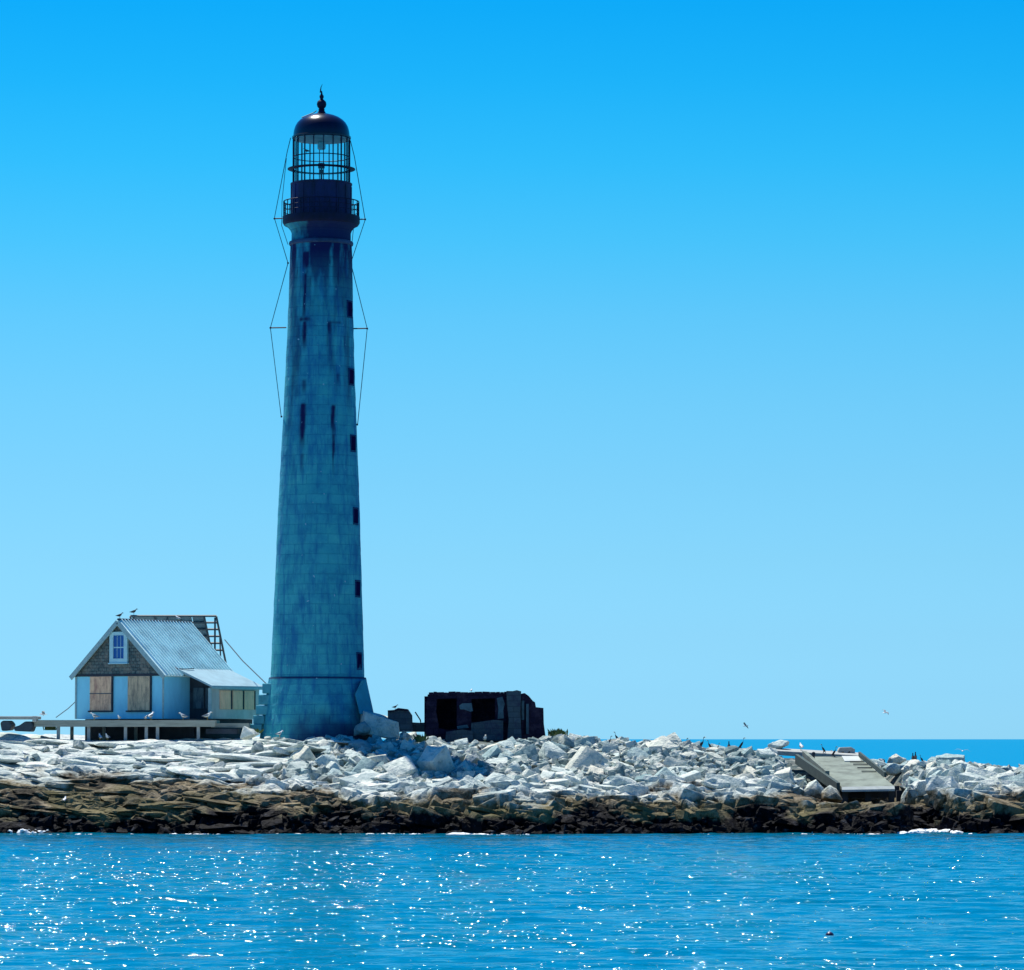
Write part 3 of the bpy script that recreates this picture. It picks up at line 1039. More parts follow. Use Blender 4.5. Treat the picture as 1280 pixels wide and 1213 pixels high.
# lamp
lp = MB()
lp.lathe([(.16, tz(226)), (.16, tz(224.5)), (.06, tz(224)), (.06, tz(216.5)), (.15, tz(216)), (.15, tz(212.5)), (.04, tz(212)), (.04, tz(211)), (.21, tz(210.6)), (.21, tz(204.6)), (.1, tz(204))], 16, cz)
lp.build('beacon', M['iron'], lh, True)
MB().lathe([(.2, tz(178)), (.26, tz(179)), (.26, tz(186)), (.18, tz(187.5))], 20, cz).build('lamp_lens', M['lens'], lh, True)
# windows up the east side
for (py, phi) in ((388.5, 66), (473, 66), (556, 65), (646.5, 66), (737, 67), (827, 66)):
    z = tz(py)
    r_ = float(np.interp(z, [tz(847), tz(620), tz(500), tz(400), tz(306)], [tr(58.6), tr(50.4), tr(44.8), tr(41), tr(38.6)]))
    a = R(phi)
    cx = float(axis(np.array([z]))[0])
    rot = Matrix.Rotation(a, 3, 'Z')
    cc = Vector((cx + r_ * math.sin(a), TD - r_ * math.cos(a), z))
    out = Vector((math.sin(a), -math.cos(a), 0))
    fr = MB()
    w_, h_ = .56, .88
    for sx_ in (-1, 1):
        fr.box(cc + rot @ Vector((sx_ * (w_ / 2 + .03), 0, 0)) - out * .1, (.06, .26, h_), rot)
    for sz in (-1, 1):
        fr.box(cc + Vector((0, 0, sz * (h_ / 2 + .06))) - out * .1, (w_ + .12, .28, .08), rot)
    wo_ = fr.build('window', M['frame_stone'], lh)
    MB().box(cc - out * .16, (w_, .36, h_), rot).build('pane', M['frame_dark'], wo_)
# truss rods braced off the shaft
rods = [[(363.3, 172.5, 0), (359, 190, 0), (343, 273, 0), (360, 329, 0)], [(360, 329, 0), (338, 410, 0), (351.5, 521, 0)],
        [(438, 176, 0), (443, 196, 0), (456.5, 275, 0), (438.5, 329, 0)], [(438.5, 329, 0), (459, 411, 0), (447, 531, 0)]]
for rd in rods:
    MB().tube([P(a, b, TD) for a, b, _ in rd], .025, 6).build('tension_rod', M['rod'], lh)
for (a, b, y_) in ((343, 353, 273.5), (446, 456.5, 274.5), (338, 358, 410), (441, 459, 411)):
    MB().tube([P(a, y_, TD), P(b, y_ - .3, TD)], .04, 6).build('strut', M['iron'], lh)
for (a, b) in ((360, 329), (438.5, 329), (351.8, 521), (446.5, 531), (338, 410), (459, 411), (343, 273.5), (456.5, 274.5)):
    MB().lathe([(.02, -.06), (.06, -.04), (.06, .04), (.02, .06)], 10, P(a, b, TD)).build('rod_anchor', M['iron'], lh, True)
MB().tube([P(358, 198, TD + .6), P(352.5, 252, TD + .9), P(352, 282, TD + .6), P(360, 306, TD + .3)], .02, 6).build('tension_rod', M['rod'], lh)
MB().tube([P(442, 284, TD + .6), P(440, 304, TD + .3)], .02, 6).build('tension_rod', M['rod'], lh)

# ------------------------------------------------------------------ keeper's house
TH = R(32)
HX, HY = (95 - 640) / F * 243.0, 243.0
ud, sd = Vector((math.cos(TH), -math.sin(TH), 0)), Vector((math.sin(TH), math.cos(TH), 0))
HZ, EZ, AZ = P(95, 899, 243).z, P(95, 843, 243).z, P(151, 776.5, 241.2).z
HW, HL = 7.0, 7.0
HROT = Matrix((ud, sd, Vector((0, 0, 1)))).transposed()


def hp(u, s, z):
    return Vector((HX, HY, 0)) + ud * u + sd * s + Vector((0, 0, z))


house = empty('keepers_house', hp(HW / 2, HL / 2, HZ), 'small gabled house with ribbed metal roof and boarded windows on a boardwalk', 'house')
# walls: lower panels, gable triangle
m = MB()
m.hexa([hp(0, 0, HZ), hp(HW, 0, HZ), hp(HW, HL, HZ), hp(0, HL, HZ), hp(0, 0, EZ - .06), hp(HW, 0, EZ - .06), hp(HW, HL, EZ - .06), hp(0, HL, EZ - .06)])
walls = m.build('wall', M['whitewall'], house)
g = MB().prism([hp(-.0, -.03, EZ - .06), hp(HW, -.03, EZ - .06), hp(HW, -.03, EZ + .02), hp(HW / 2, -.03, AZ - .1), hp(0, -.03, EZ + .02)], sd * (HL - .02))
gable = g.build('gable', M['shingle'], house)
MB().box(hp(HW / 2, -.05, EZ - .09), (HW + .02, .06, .14), HROT).build('gable_band', M['darkwood_shade'], house)
for u in (0.06, HW - .06):
    MB().box(hp(u, -.015, (HZ + EZ) / 2 - .08), (.13, .05, EZ - HZ - .2), HROT).build('corner_board', M['trim'], house)
# boards over the ground-floor windows
for (u0, u1, mt, lab) in ((1.22, 2.92, 'ply_tan', 'tan plywood board over the left window'), (4.22, 5.95, 'ply_grey', 'mossy plywood board over the right window')):
    z0, z1 = P(130, 888.5, 242).z, EZ - .17
    b = MB().box(hp((u0 + u1) / 2, -.04, (z0 + z1) / 2), (u1 - u0, .09, z1 - z0), HROT).build('window_board', M[mt], house)
    tag(b, lab)
    fr = MB()
    fr.box(hp((u0 + u1) / 2, -.07, z0 - .05), (u1 - u0 + .2, .16, .09), HROT)
    fr.box(hp(u1 + .06, -.05, (z0 + z1) / 2), (.1, .12, z1 - z0), HROT)
    fr.build('window_frame', M['darkwood_shade'], b)
    if mt == 'ply_tan':
        MB().box(hp((u0 + u1) / 2, -.095, z0 + (z1 - z0) * .5), (u1 - u0, .02, .05), HROT).build('batten', M['ply_dark'], b)
# attic window
zc0, zc1 = P(150, 829, 241).z, P(150, 790, 241).z
u0, u1 = 2.82, 4.22
fr = MB()
for u in (u0 + .14, u1 - .14):
    fr.box(hp(u, -.1, (zc0 + zc1) / 2), (.28, .14, zc1 - zc0), HROT)
for z, hh in ((zc0 + .14, .28), (zc1 - .11, .22)):
    fr.box(hp((u0 + u1) / 2, -.1, z), (u1 - u0 - .56, .14, hh), HROT)
win = fr.build('attic_window', M['trim_white'], house)
MB().box(hp((u0 + u1) / 2, -.06, (zc0 + zc1) / 2), (u1 - u0 - .5, .06, zc1 - zc0 - .4), HROT).build('pane', M['bluepane'], win)
sa = MB()
sa.box(hp((u0 + u1) / 2, -.1, (zc0 + zc1) / 2), (u1 - u0 - .56, .05, .07), HROT)
for du in (-.14, .14):
    sa.box(hp((u0 + u1) / 2 + du, -.095, (zc0 + zc1) / 2), (.025, .03, zc1 - zc0 - .5), HROT)
sa.build('sash', M['trim_white'], win)
MB().box(hp((u0 + u1) / 2, -.14, zc0 - .035), (u1 - u0 + .1, .2, .06), HROT).build('sill', M['trim_white'], win)
# roof: two planes with ribs
pitch = math.atan2(AZ - EZ, HW / 2)


def roof_pt(side, q, s, off):
    """q metres down the slope from the ridge"""
    du, dz = math.cos(pitch) * q, -math.sin(pitch) * q
    nx, nz = math.sin(pitch) * off, math.cos(pitch) * off
    return hp(HW / 2 + side * (du + nx), s, AZ + dz + nz)


SL = (HW / 2) / math.cos(pitch) + .32
for side in (-1, 1):
    rm = MB()
    n = 24
    s0, s1 = -.28, HL + .25
    ring_ = []
    for k in range(n):
        a = s0 + (s1 - s0) * k / n
        w = (s1 - s0) / n
        for fr_, off in ((0, .10), (.62, .10), (.70, .21), (.92, .21)):
            ring_.append((a + fr_ * w, off))
    ring_.append((s1, .10))
    vs = []
    for s_, off in ring_:
        vs += [roof_pt(side, .02, s_, off), roof_pt(side, SL, s_, off), roof_pt(side, .02, s_, 0), roof_pt(side, SL, s_, 0)]
    fs = []
    for k in range(len(ring_) - 1):
        i, j = 4 * k, 4 * k + 4
        fs += [(i, i + 1, j + 1, j), (i + 2, j + 2, j + 3, i + 3), (i + 1, i + 3, j + 3, j + 1), (i, j, j + 2, i + 2)]
    e = 4 * (len(ring_) - 1)
    fs += [(0, 2, 3, 1), (e, e + 1, e + 3, e + 2)]
    rm.add(vs, fs)
    rm.build('roof', M['metalroof'], house)
    bb = MB().hexa([roof_pt(side, .05, -.30, -.2), roof_pt(side, SL, -.30, -.2), roof_pt(side, SL, -.22, -.2), roof_pt(side, .05, -.22, -.2),
                    roof_pt(side, .05, -.30, .09), roof_pt(side, SL, -.30, .09), roof_pt(side, SL, -.22, .09), roof_pt(side, .05, -.22, .09)])
    bb.build('barge_board', M['trim'], house)
MB().tube([roof_pt(1, .0, -.3, .13), roof_pt(1, .0, HL + .25, .13)], .07, 8).build('ridge_cap', M['rack'], house)
# lean-to on the east side
LU, LS0, LS1 = HW + 2.35, 1.75, 6.85
LZ0, LZ1 = P(268, 858, 239.5).z, P(238, 837, 241).z
lean = MB()
lean.hexa([hp(LU - .12, LS0 + 1.3, HZ), hp(LU, LS0 + 1.3, HZ), hp(LU, LS1, HZ), hp(LU - .12, LS1, HZ), hp(LU - .12, LS0 + 1.3, LZ0 - .05), hp(LU, LS0 + 1.3, LZ0 - .1), hp(LU, LS1, LZ0 - .1), hp(LU - .12, LS1, LZ0 - .05)])
lean.hexa([hp(LU - .12, LS0, HZ), hp(LU, LS0, HZ), hp(LU, LS0 + 1.3, HZ), hp(LU - .12, LS0 + 1.3, HZ), hp(LU - .12, LS0, LZ0 - .05), hp(LU, LS0, LZ0 - .1), hp(LU, LS0 + 1.3, LZ0 - .1), hp(LU - .12, LS0 + 1.3, LZ0 - .05)])
lean.build('porch_wall', M['greywall'], house)
MB().prism([hp(HW + .02, LS0 + .9, HZ), hp(LU - .14, LS0 + .9, HZ), hp(LU - .14, LS0 + .9, LZ0 - .08), hp(HW + .02, LS0 + .9, LZ1 - .22)], sd * .12).build('porch_back_wall', M['darkwood_shade'], house)  # dark wall and boards carry the shade inside the porch
MB().prism([hp(HW + .02, LS1 - .12, HZ), hp(LU - .14, LS1 - .12, HZ), hp(LU - .14, LS1 - .12, LZ0 - .08), hp(HW + .02, LS1 - .12, LZ1 - .22)], sd * .12).build('porch_end_wall', M['greywall'], house)
for (a, b) in ((HW + .35, HW + 1.15), (HW + 1.3, HW + 2.1)):
    MB().box(hp((a + b) / 2, LS0 + .86, P(250, 873, 241).z), (b - a, .06, 1.3), HROT).build('porch_board', M['ply_dark'], house)
MB().box(hp(LU - .08, LS0 - .03, (HZ + LZ0) / 2 - .05), (.2, .1, LZ0 - HZ - .12), HROT).build('porch_post', M['trim'], house)
lr = MB().hexa([hp(HW - .12, LS0 - .25, LZ1 - .08), hp(LU + .22, LS0 - .25, LZ0 - .08), hp(LU + .22, LS1 + .2, LZ0 - .08), hp(HW - .12, LS1 + .2, LZ1 - .08),
                hp(HW - .12, LS0 - .25, LZ1 + .06), hp(LU + .22, LS0 - .25, LZ0 + .04), hp(LU + .22, LS1 + .2, LZ0 + .04), hp(HW - .12, LS1 + .2, LZ1 + .06)])
lr.build('porch_roof', M['flatroof'], house)
MB().tube([hp(HW - .5, LS0 - .35, LZ1 + .24), hp(HW - .1, LS0 - .3, LZ1 + .03), hp(HW + .2, LS0 + .3, LZ1 + .02), hp(HW + .1, LS0 + 1.2, LZ1 + .06)], .035, 6).build('roof_flashing', M['rack'], house)
MB().box(hp(LU + .2, (LS0 + LS1) / 2, LZ0 - .11), (.05, LS1 - LS0 + .4, .12), HROT).build('fascia', M['trim'], house)
for (a, b) in ((2.62, 3.75), (3.98, 5.02), (5.2, 6.25)):
    z0, z1 = P(300, 887, 242).z, P(300, 863.5, 242).z
    b_ = MB().box(hp(LU + .02, (a + b) / 2, (z0 + z1) / 2), (.07, b - a, z1 - z0), HROT).build('window_board', M['ply_warm'], house)
    MB().box(hp(LU + .05, b + .05, (z0 + z1) / 2), (.1, .07, z1 - z0), HROT).build('window_frame', M['darkwood_shade'], b_)
# underfloor block; its dark colour stands in for the shade beneath the deck
MB().hexa([hp(.4, .5, 5.0), hp(LU - .4, .5, 5.0), hp(LU - .4, HL - .3, 5.0), hp(.4, HL - .3, 5.0), hp(.4, .5, HZ - .01), hp(LU - .4, .5, HZ - .01), hp(LU - .4, HL - .3, HZ - .01), hp(.4, HL - .3, HZ - .01)]).build('foundation', M['darkwood_shade'], house)

# boardwalk
BD = 236.6
bz1, bz0 = P(150, 900.3, BD).z, P(150, 908.5, BD).z
bx0, bx1 = P(44, 900, BD).x, P(268, 900, BD).x
bw = empty('boardwalk', ((bx0 + bx1) / 2, BD, bz0), 'long grey timber boardwalk on short posts in front of the house', 'boardwalk')
MB().box(((bx0 + bx1) / 2, BD + 3.6, bz1 - .09), (bx1 - bx0, 7.2, .18)).build('deck', M['wood'], bw)
MB().box(((bx0 + bx1) / 2, BD - .04, (bz0 + bz1) / 2 - .01), (bx1 - bx0 + .1, .08, bz1 - bz0), None).build('edge_beam', M['wood'], bw)
for px, yb in ((73, 926), (111, 926), (157, 926), (183, 933), (197, 931), (248, 922)):
    a = P(px, 905, BD + .12)
    MB().box((a.x, BD + .14, (bz0 + P(px, yb, BD).z) / 2 + .02), (.19, .2, bz0 - P(px, yb, BD).z + .3)).build('post', M['woodpost'], bw)
for px in (90, 130, 170, 215, 240):
    a = P(px, 905, BD + 4)
    MB().box((a.x, BD + 4, bz0 - .5), (.2, .2, 1.7)).build('post', M['woodpost'], bw)
# lower step beside the boardwalk, toward the tower
sx0, sx1 = P(256, 905, BD + 1).x, P(303, 905, BD + 1).x
ls = empty('landing_step', ((sx0 + sx1) / 2, BD + 2, 5.5), 'low grey timber landing between the boardwalk and the lighthouse base', 'step')
MB().box(((sx0 + sx1) / 2 + .4, BD + 2.2, P(280, 907, BD + 1).z), (sx1 - sx0, 2.6, .26)).build('plank', M['wood'], ls)
MB().box(((sx0 + sx1) / 2 - .1, BD + 1.7, P(280, 914.5, BD + 1).z), (sx1 - sx0 - .4, 2.4, .3)).build('sleeper', M['darkwood_shade'], ls)

# stone-slab bench at the far left on rough blocks
cs = empty('concrete_slab', P(20, 906, 236), 'weathered concrete slab resting on dark blocks left of the boardwalk', 'slab')
a, b = P(-40, 897, 236), P(47, 896, 236)
MB().box(((a.x + b.x) / 2, 236.9, P(20, 897.5, 236).z), (b.x - a.x, 1.8, .19)).build('top', M['concrete'], cs, bevel=.03)
MB().prism([P(x_, y_, 236.2) for x_, y_ in ((0, 904), (3, 901), (11, 901), (15, 906), (12, 913), (2, 914))], (.1, 1.2, 0)).build('block', M['rack'], cs, bevel=.06)
MB().prism([P(x_, y_, 236.2) for x_, y_ in ((17, 909), (24, 907), (31, 902), (39, 902), (41, 907), (38, 915), (18, 914))], (.1, 1.2, 0)).build('block', M['rack'], cs, bevel=.06)
MB().box(P(44, 899, 236.4), (.24, 1.0, .36)).build('end_block', M['concrete'], cs, bevel=.03)

# ------------------------------------------------------------------ panel rack behind the house
RD = 252.0
rk = empty('solar_panel_rack', P(220, 920, RD + 1.5), 'dark tilted rack of solar panels rising behind the house roof', 'panel rack')
A0, A1 = P(163, 769.5, RD), P(270.5, 769.5, RD)
dn = (P(284, 836, RD + 2.4) - A1)
H_ = dn.length
ax = (A1 - A0).normalized()
dnn = dn.normalized()
nn = ax.cross(dnn).normalized()
W_ = (A1 - A0).length


def rp(u, q, off=0):
    return A0 + ax * u + dnn * q + nn * off


def bar(mb, p, q, w=.07):
    mb.tube([p, q], w, 4)


fr = MB()
for q in (0, .52, 1.05, 1.6, 2.15, 2.7, H_):
    bar(fr, rp(0, q, -.07), rp(W_, q, -.07), .075)
for u in (0, 1.6, 3.2, W_ - .8, W_):
    bar(fr, rp(u, 0, -.1), rp(u, H_, -.1), .075)
bar(fr, rp(W_ - .8, H_ * .45, -.1), rp(W_ - .35, H_ * .9, -.1), .05)
bar(fr, rp(W_ - .05, H_ * .4, -.1), rp(W_ - .35, H_ * .9, -.1), .05)
for u in (.2, 2.4, W_ - .1):
    e_ = rp(u, H_, -.1)
    bar(fr, e_, (e_.x, e_.y, 5.0), .08)
    e_ = rp(u, .1, -.1)
    bar(fr, e_, (e_.x, e_.y, 5.0), .07)
fr.build('rack_frame', M['rack'], rk)
for k in range(8):
    for ua, ub in ((.08, 1.55), (1.62, 3.12), (3.18, 3.98), (4.03, W_ - .86)):
        qa, qb = .1 + k * .53, .1 + k * .53 + .44
        if qb > H_ or ub <= ua:
            continue
        MB().hexa([rp(ua, qa, 0), rp(ub, qa, 0), rp(ub, qb, 0), rp(ua, qb, 0), rp(ua, qa, .05), rp(ub, qa, .05), rp(ub, qb, .05), rp(ua, qb, .05)]).build('panel', M['panelback'], rk)
cbl = MB().tube([P(281, 800, RD + .5), P(303, 826, 247), P(334, 856, 240.5)], .035, 6).build('cable', M['rack'], loc=P(303, 826, 247))
tag(cbl, 'thin dark cable slanting from the panel rack down to the lighthouse base', 'cable')
cbl = MB().tube([P(70, 897, 246), P(85, 886, 247), P(100, 872, 248.0)], .028, 6).build('cable', M['rack'], loc=P(85, 886, 247))
tag(cbl, 'thin stay wire slanting up to the left wall of the house', 'cable')

# ------------------------------------------------------------------ ruined building
UD = 236.0


def up(px, py, dy=0.0):
    q = P(px, py, UD)
    return Vector((q.x, UD + dy, q.z))


ru = empty('ruined_building', up(606, 925, 2), 'roofless shade-darkened stone ruin with gaping openings between lighthouse and slope', 'ruin')


def wall(poly, dy, thick, name, mat, parent=ru):
    return MB().prism([up(a, b, dy) for a, b in poly], (0, thick, 0)).build(name, M[mat], parent)


# front wall around its openings, with a ragged head
wall([(532, 926), (548, 926), (548, 905), (545, 890), (546, 874), (571, 873), (571, 926), (577, 926), (589, 926), (589, 874), (619, 873), (619, 902), (632, 902), (632, 866.5), (612, 867), (600, 866), (585, 867), (570, 866.2), (556, 867.2), (541, 866.6), (534.5, 868.5), (534, 876), (532.5, 879), (533.5, 888), (532, 893), (532.5, 905)],
     0, .7, 'front_wall', 'ruin')
wall([(548, 926), (571, 926), (571, 911), (560, 913), (548, 910)], .1, .5, 'infill', 'ruin')
wall([(589, 926), (629, 926), (629, 901), (617, 900), (604, 902), (589, 904)], -.25, .6, 'low_wall', 'ruin_pale')
wall([(556, 930), (592, 930), (591, 914), (578, 912), (558, 915)], -.6, .4, 'rubble_sill', 'ruin_pale')
wall([(574, 882), (578, 879.5), (589.5, 879), (591, 889), (588, 890), (580, 887), (575, 887)], -.06, .1, 'plaster_patch', 'plaster')
wall([(621, 873), (628, 871), (631, 880), (629, 888), (630, 898), (622, 899), (623, 886)], -.07, .1, 'plaster_patch', 'plaster')
wall([(571, 908), (584, 906), (586, 910), (572, 911.5)], -.08, .1, 'plaster_patch', 'plaster')
pier = wall([(634, 925), (652, 925), (650.5, 890), (651.5, 864.5), (646, 863), (641, 864.2), (633, 864), (633.5, 880), (636, 900)], -.5, 1.3, 'corner_pier', 'ruin_pale')
# east wall steps down; it recedes from the pier
ew = MB()
top = [(652, 867.5), (656, 866.5), (661, 870), (666, 876), (669, 878), (670, 884), (679.5, 885), (680, 905), (683, 926)]
ew.prism([up(652, 926, .3)] + [up(a, b, .3 + (a - 652) * .03) for a, b in top], (-.1, .8, 0))
ew.build('side_wall', M['ruin'], ru)
for (px, y0_, y1_) in ((653.5, 876, 900), (659, 880, 918)):
    MB().box((up(px, 0).x, UD + .35, (up(px, y0_).z + up(px, y1_).z) / 2), (.16, .2, up(px, y0_).z - up(px, y1_).z)).build('drain_strip', M['plaster'], ru)
bk = MB().box(((up(535, 0).x + up(648, 0).x) / 2, UD + 5, up(600, 898).z), (up(648, 0).x - up(535, 0).x, .6, 3.0))
bk.build('back_wall', M['ruin'], ru)
MB().box((up(535.5, 0).x + .1, UD + 2.8, up(600, 898).z - .1), (.6, 4.2, 2.9)).build('side_wall', M['ruin'], ru)
MB().box(((up(535, 0).x + up(648, 0).x) / 2, UD + 2.8, up(600, 869).z), (up(648, 0).x - up(535, 0).x - .3, 4.4, .24)).build('shade_slab', M['ruin'], ru)  # slab added over the inside to keep it dark
cop = MB()
r2 = random.Random(4)
px = 536
while px < 630:
    w = r2.uniform(4, 10)
    cop.box(up(px + w / 2, 867 - r2.uniform(-.3, .5), .35), (w / 20.3, .75, r2.uniform(.12, .22)), Matrix.Rotation(r2.uniform(-.05, .05), 3, 'Y'))
    px += w + .3
cop.build('coping', M['ruin'], ru, bevel=.02)

sb = empty('brick_stub', up(499, 912, 1), 'small dark broken masonry block between lighthouse boulder and ruin', 'masonry block')
wall([(484, 915), (516, 915), (514.5, 905), (514, 894), (509, 886.5), (497, 885), (492, 887.5), (484, 888)], 1, 1.6, 'block', 'ruin_pale', sb)
wall([(484, 888), (492, 887.5), (497, 885), (509, 886.5), (508, 889), (497, 887.6), (492, 889.5), (484, 890)], .9, .3, 'cap', 'ruin', sb)
lw = wall([(514, 915), (534, 915), (534, 903), (524, 903.5), (514, 903)], 1.6, .6, 'low_wall', 'ruin_pale', None)
tag(lw, 'short low dark wall joining masonry block to ruin', 'wall')
st = MB().tube([up(518, 890, 1.8), up(524.5, 900, 1.8), up(525, 903, 1.9)], .04, 6).build('bent_rod', M['rack'], loc=up(522, 897, 1.8))
tag(st, 'thin bent metal rod leaning on low wall beside ruin', 'rod')

# ------------------------------------------------------------------ boat ramp and walkway
rmp = empty('boat_ramp', P(1065, 985, 228), 'sloping grey green concrete boat ramp with side rails among boulders', 'ramp')


def quadslab(pts, thick):
    m_ = MB()
    top = [Vector(p) for p in pts]
    m_.hexa([p - Vector((0, 0, thick)) for p in top] + top)
    return m_


UL, UR, LL, LR = P(1009, 946, 238), P(1073, 946, 238), P(1052, 984, 225.5), P(1118, 983, 225.5)
quadslab([LL, LR, UR, UL], .28).build('ramp_slab', M['rampdeck'], rmp)
e = Vector((0, -.09, .02))
quadslab([LL + Vector((0, -.22, -.16)), LR + Vector((0, -.22, -.16)), LR + Vector((0, -.01, .012)), LL + Vector((0, -.01, .012))], .12).build('edge_plank', M['rampedge'], rmp)
lu = Vector((0, 0, .42))


def rail_beam(p, q, w, h):
    s_ = Vector((w, 0, 0))
    m_ = MB()
    m_.hexa([p, q, q + s_, p + s_, p + Vector((0, 0, h)), q + Vector((0, 0, h)), q + s_ + Vector((0, 0, h)), p + s_ + Vector((0, 0, h))])
    return m_


rail_beam(UL + Vector((-.75, 0, -.45)), LL + Vector((-.28, .1, -.35)), .2, .6).build('side_beam', M['rampbeam'], rmp)
rail_beam(UL + Vector((-.3, 0, .0)), UL.lerp(LL, .68) + Vector((-.28, 0, .02)), .24, .34).build('kerb_rail', M['rampdeck'], rmp)
rail_beam(UR + Vector((.0, 0, .0)), UR.lerp(LR, .72) + Vector((.02, 0, .02)), .13, .3).build('kerb_rail', M['rampbeam'], rmp)
for k in (.2, .3, .42, .54):
    p_ = UR.lerp(LR, k)
    MB().box(p_ + Vector((-.5, 0, .06)), (.9, .12, .06)).build('cleat', M['darkwood_shade'], rmp)
for k in (.06,):
    p_ = UR.lerp(LR, .1)
    MB().hexa([p_ + Vector((-1.15, -1.0, .0 - .14)), p_ + Vector((-.12, -1.0, -.14)), p_ + Vector((-.12, 1.0, .15)), p_ + Vector((-1.15, 1.0, .15)),
               p_ + Vector((-1.15, -1.0, -.08)), p_ + Vector((-.12, -1.0, -.08)), p_ + Vector((-.12, 1.0, .21)), p_ + Vector((-1.15, 1.0, .21))]).build('white_plate', M['rampedge'], rmp)
for (px_, D_) in ((1056, 226.2), (1085, 226.6), (1114, 226.2), (1124, 227.5)):
    a = P(px_, 986, D_)
    MB().box((a.x, D_, a.z - 1.2), (.35, .4, 2.2)).build('support', M['darkwood_shade'], rmp)
MB().box(P(1086, 990, 228.5), (3.6, .3, .7)).build('cross_beam', M['darkwood_shade'], rmp)
bl = P(1017, 948, 236)
b_ = MB().lathe([(.09, 0), (.12, .1), (.08, .18), (.07, .42), (.12, .5), (.1, .6), (.03, .64)], 12, P(1017, 953, 236)).build('bollard', M['darkwood_shade'], loc=P(1017, 953, 236), smooth=True)
tag(b_, 'small dark iron bollard at the upper left of the boat ramp', 'bollard')
wk0, wk1 = P(956, 936, 240), P(1076, 942.5, 240)
wk = quadslab([P(952, 937.5, 238.8), P(1074, 944.5, 238.2), P(1074, 941, 241), P(958, 934.5, 241)], .28).build('concrete_walkway', M['concrete'], loc=P(1010, 940, 240), bevel=.02)
tag(wk, 'pale concrete walkway strip running to the head of the boat ramp', 'walkway')
cb = empty('concrete_footing', P(1057, 944, 240), 'broken pale concrete block at the head of the boat ramp', 'concrete block')
MB().prism([P(a, b, 240) for a, b in ((1047, 947), (1052, 947), (1052, 940), (1055, 940), (1056, 947), (1060, 947), (1060, 940), (1062, 939), (1063, 947), (1068, 947), (1069, 937), (1064, 934), (1050, 934.5), (1048, 938))], (0, 1.0, 0)).build('block', M['concrete'], cb, bevel=.02)

# ------------------------------------------------------------------ boulders
BAN = [  # (px, py) boxes of things that boulders must not swallow: x range in metres, depth range
    (-16.2, -8.4, 237.4, 246), (-36, -15.0, 236.5, 258), (-5.6, 2.4, 235.2, 243), (-8.0, -5.3, 236.2, 239.5), (15.0, 21.2, 237.0, 242.0)]


def ramp_hit(x, y, r):
    k = (238 - y) / 12.5
    if -.08 < k < 1.05:
        xl = UL.x + (LL.x - UL.x) * k - .6
        xr = UR.x + (LR.x - UR.x) * k + .35
        return xl - r * .8 < x < xr + r * .8
    return False


bold = []


def put_boulder(kind_list, loc, size, eul, r):
    cand = [q for q in ROCKS if q[0] in kind_list]
    k, me, vv, ff = cand[r.randrange(len(cand))]
    o = bpy.data.objects.new('boulder', me)
    o.location = loc
    o.scale = size
    o.rotation_euler = eul
    COL.objects.link(o)
    bold.append((o, k, vv, ff))
    return o


rb = random.Random(21)
# the ones that stand out in the photograph: px, py of centre, width and height in px, distance, kind
HERO = [(472, 906, 56, 30, 237.0, 'block'), (452, 912, 24, 22, 236.2, 'rounded'), (116, 940, 34, 14, 230.5, 'rounded'), (141, 945, 24, 16, 229, 'wedge'),
        (510, 936, 22, 28, 231.5, 'wedge'), (484, 941, 30, 26, 232.5, 'block'), (452, 934, 44, 24, 231.5, 'rounded'), (518, 950, 60, 14, 230, 'slab'),
        (455, 968, 54, 22, 224.0, 'rounded'), (420, 962, 32, 22, 224.5, 'wedge'), (384, 984, 26, 36, 221.5, 'wedge'), (360, 974, 20, 26, 222, 'wedge'),
        (470, 955, 34, 26, 226, 'block'), (606, 982, 28, 20, 222, 'wedge'), (637, 980, 34, 18, 222, 'block'), (670, 962, 36, 18, 226, 'block'),
        (740, 955, 42, 22, 227.5, 'block'), (780, 985, 34, 16, 222.5, 'block'), (880, 962, 30, 18, 227, 'wedge'), (850, 970, 28, 18, 225, 'rounded'),
        (915, 970, 30, 22, 225, 'rounded'), (1022, 985, 30, 22, 223.5, 'wedge'), (1040, 992, 26, 22, 222.8, 'wedge'), (984, 981, 38, 18, 224, 'block'),
        (975, 930, 30, 12, 240, 'rounded'), (1118, 960, 24, 20, 234, 'rounded'), (1121, 949, 24, 14, 236.5, 'rounded'), (1145, 962, 22, 14, 231, 'block'),
        (1146, 982, 26, 18, 226, 'block'), (1190, 950, 40, 14, 236, 'slab'), (1254, 962, 30, 10, 234, 'slab'), (905, 985, 60, 14, 222.5, 'slab'),
        (700, 968, 30, 16, 225, 'wedge'), (655, 945, 40, 22, 229, 'block'), (560, 962, 50, 18, 226, 'slab'), (1212, 972, 52, 16, 229, 'block'), (1258, 978, 40, 18, 227.5, 'block'),
        (310, 915, 22, 18, 233.5, 'wedge'), (245, 955, 20, 8, 229, 'slab')]
for (px, py, w, h, D, kd) in HERO:
    c = P(px, py, D)
    s = F / D
    put_boulder((kd,), (c.x, D + w / s * .3, c.z - .05), (w / s / 2 * 1.02, w / s / 2 * .85, h / s / 2 * (2.3 if kd == 'slab' else 1.05)),
                (R(rb.gauss(0, 8)), R(rb.gauss(0, 8)), R(rb.uniform(-30, 30))), rb)
placed = [(o.location.x, o.location.y, max(o.scale.x, .4)) for o, *_ in bold]
n_try = 0
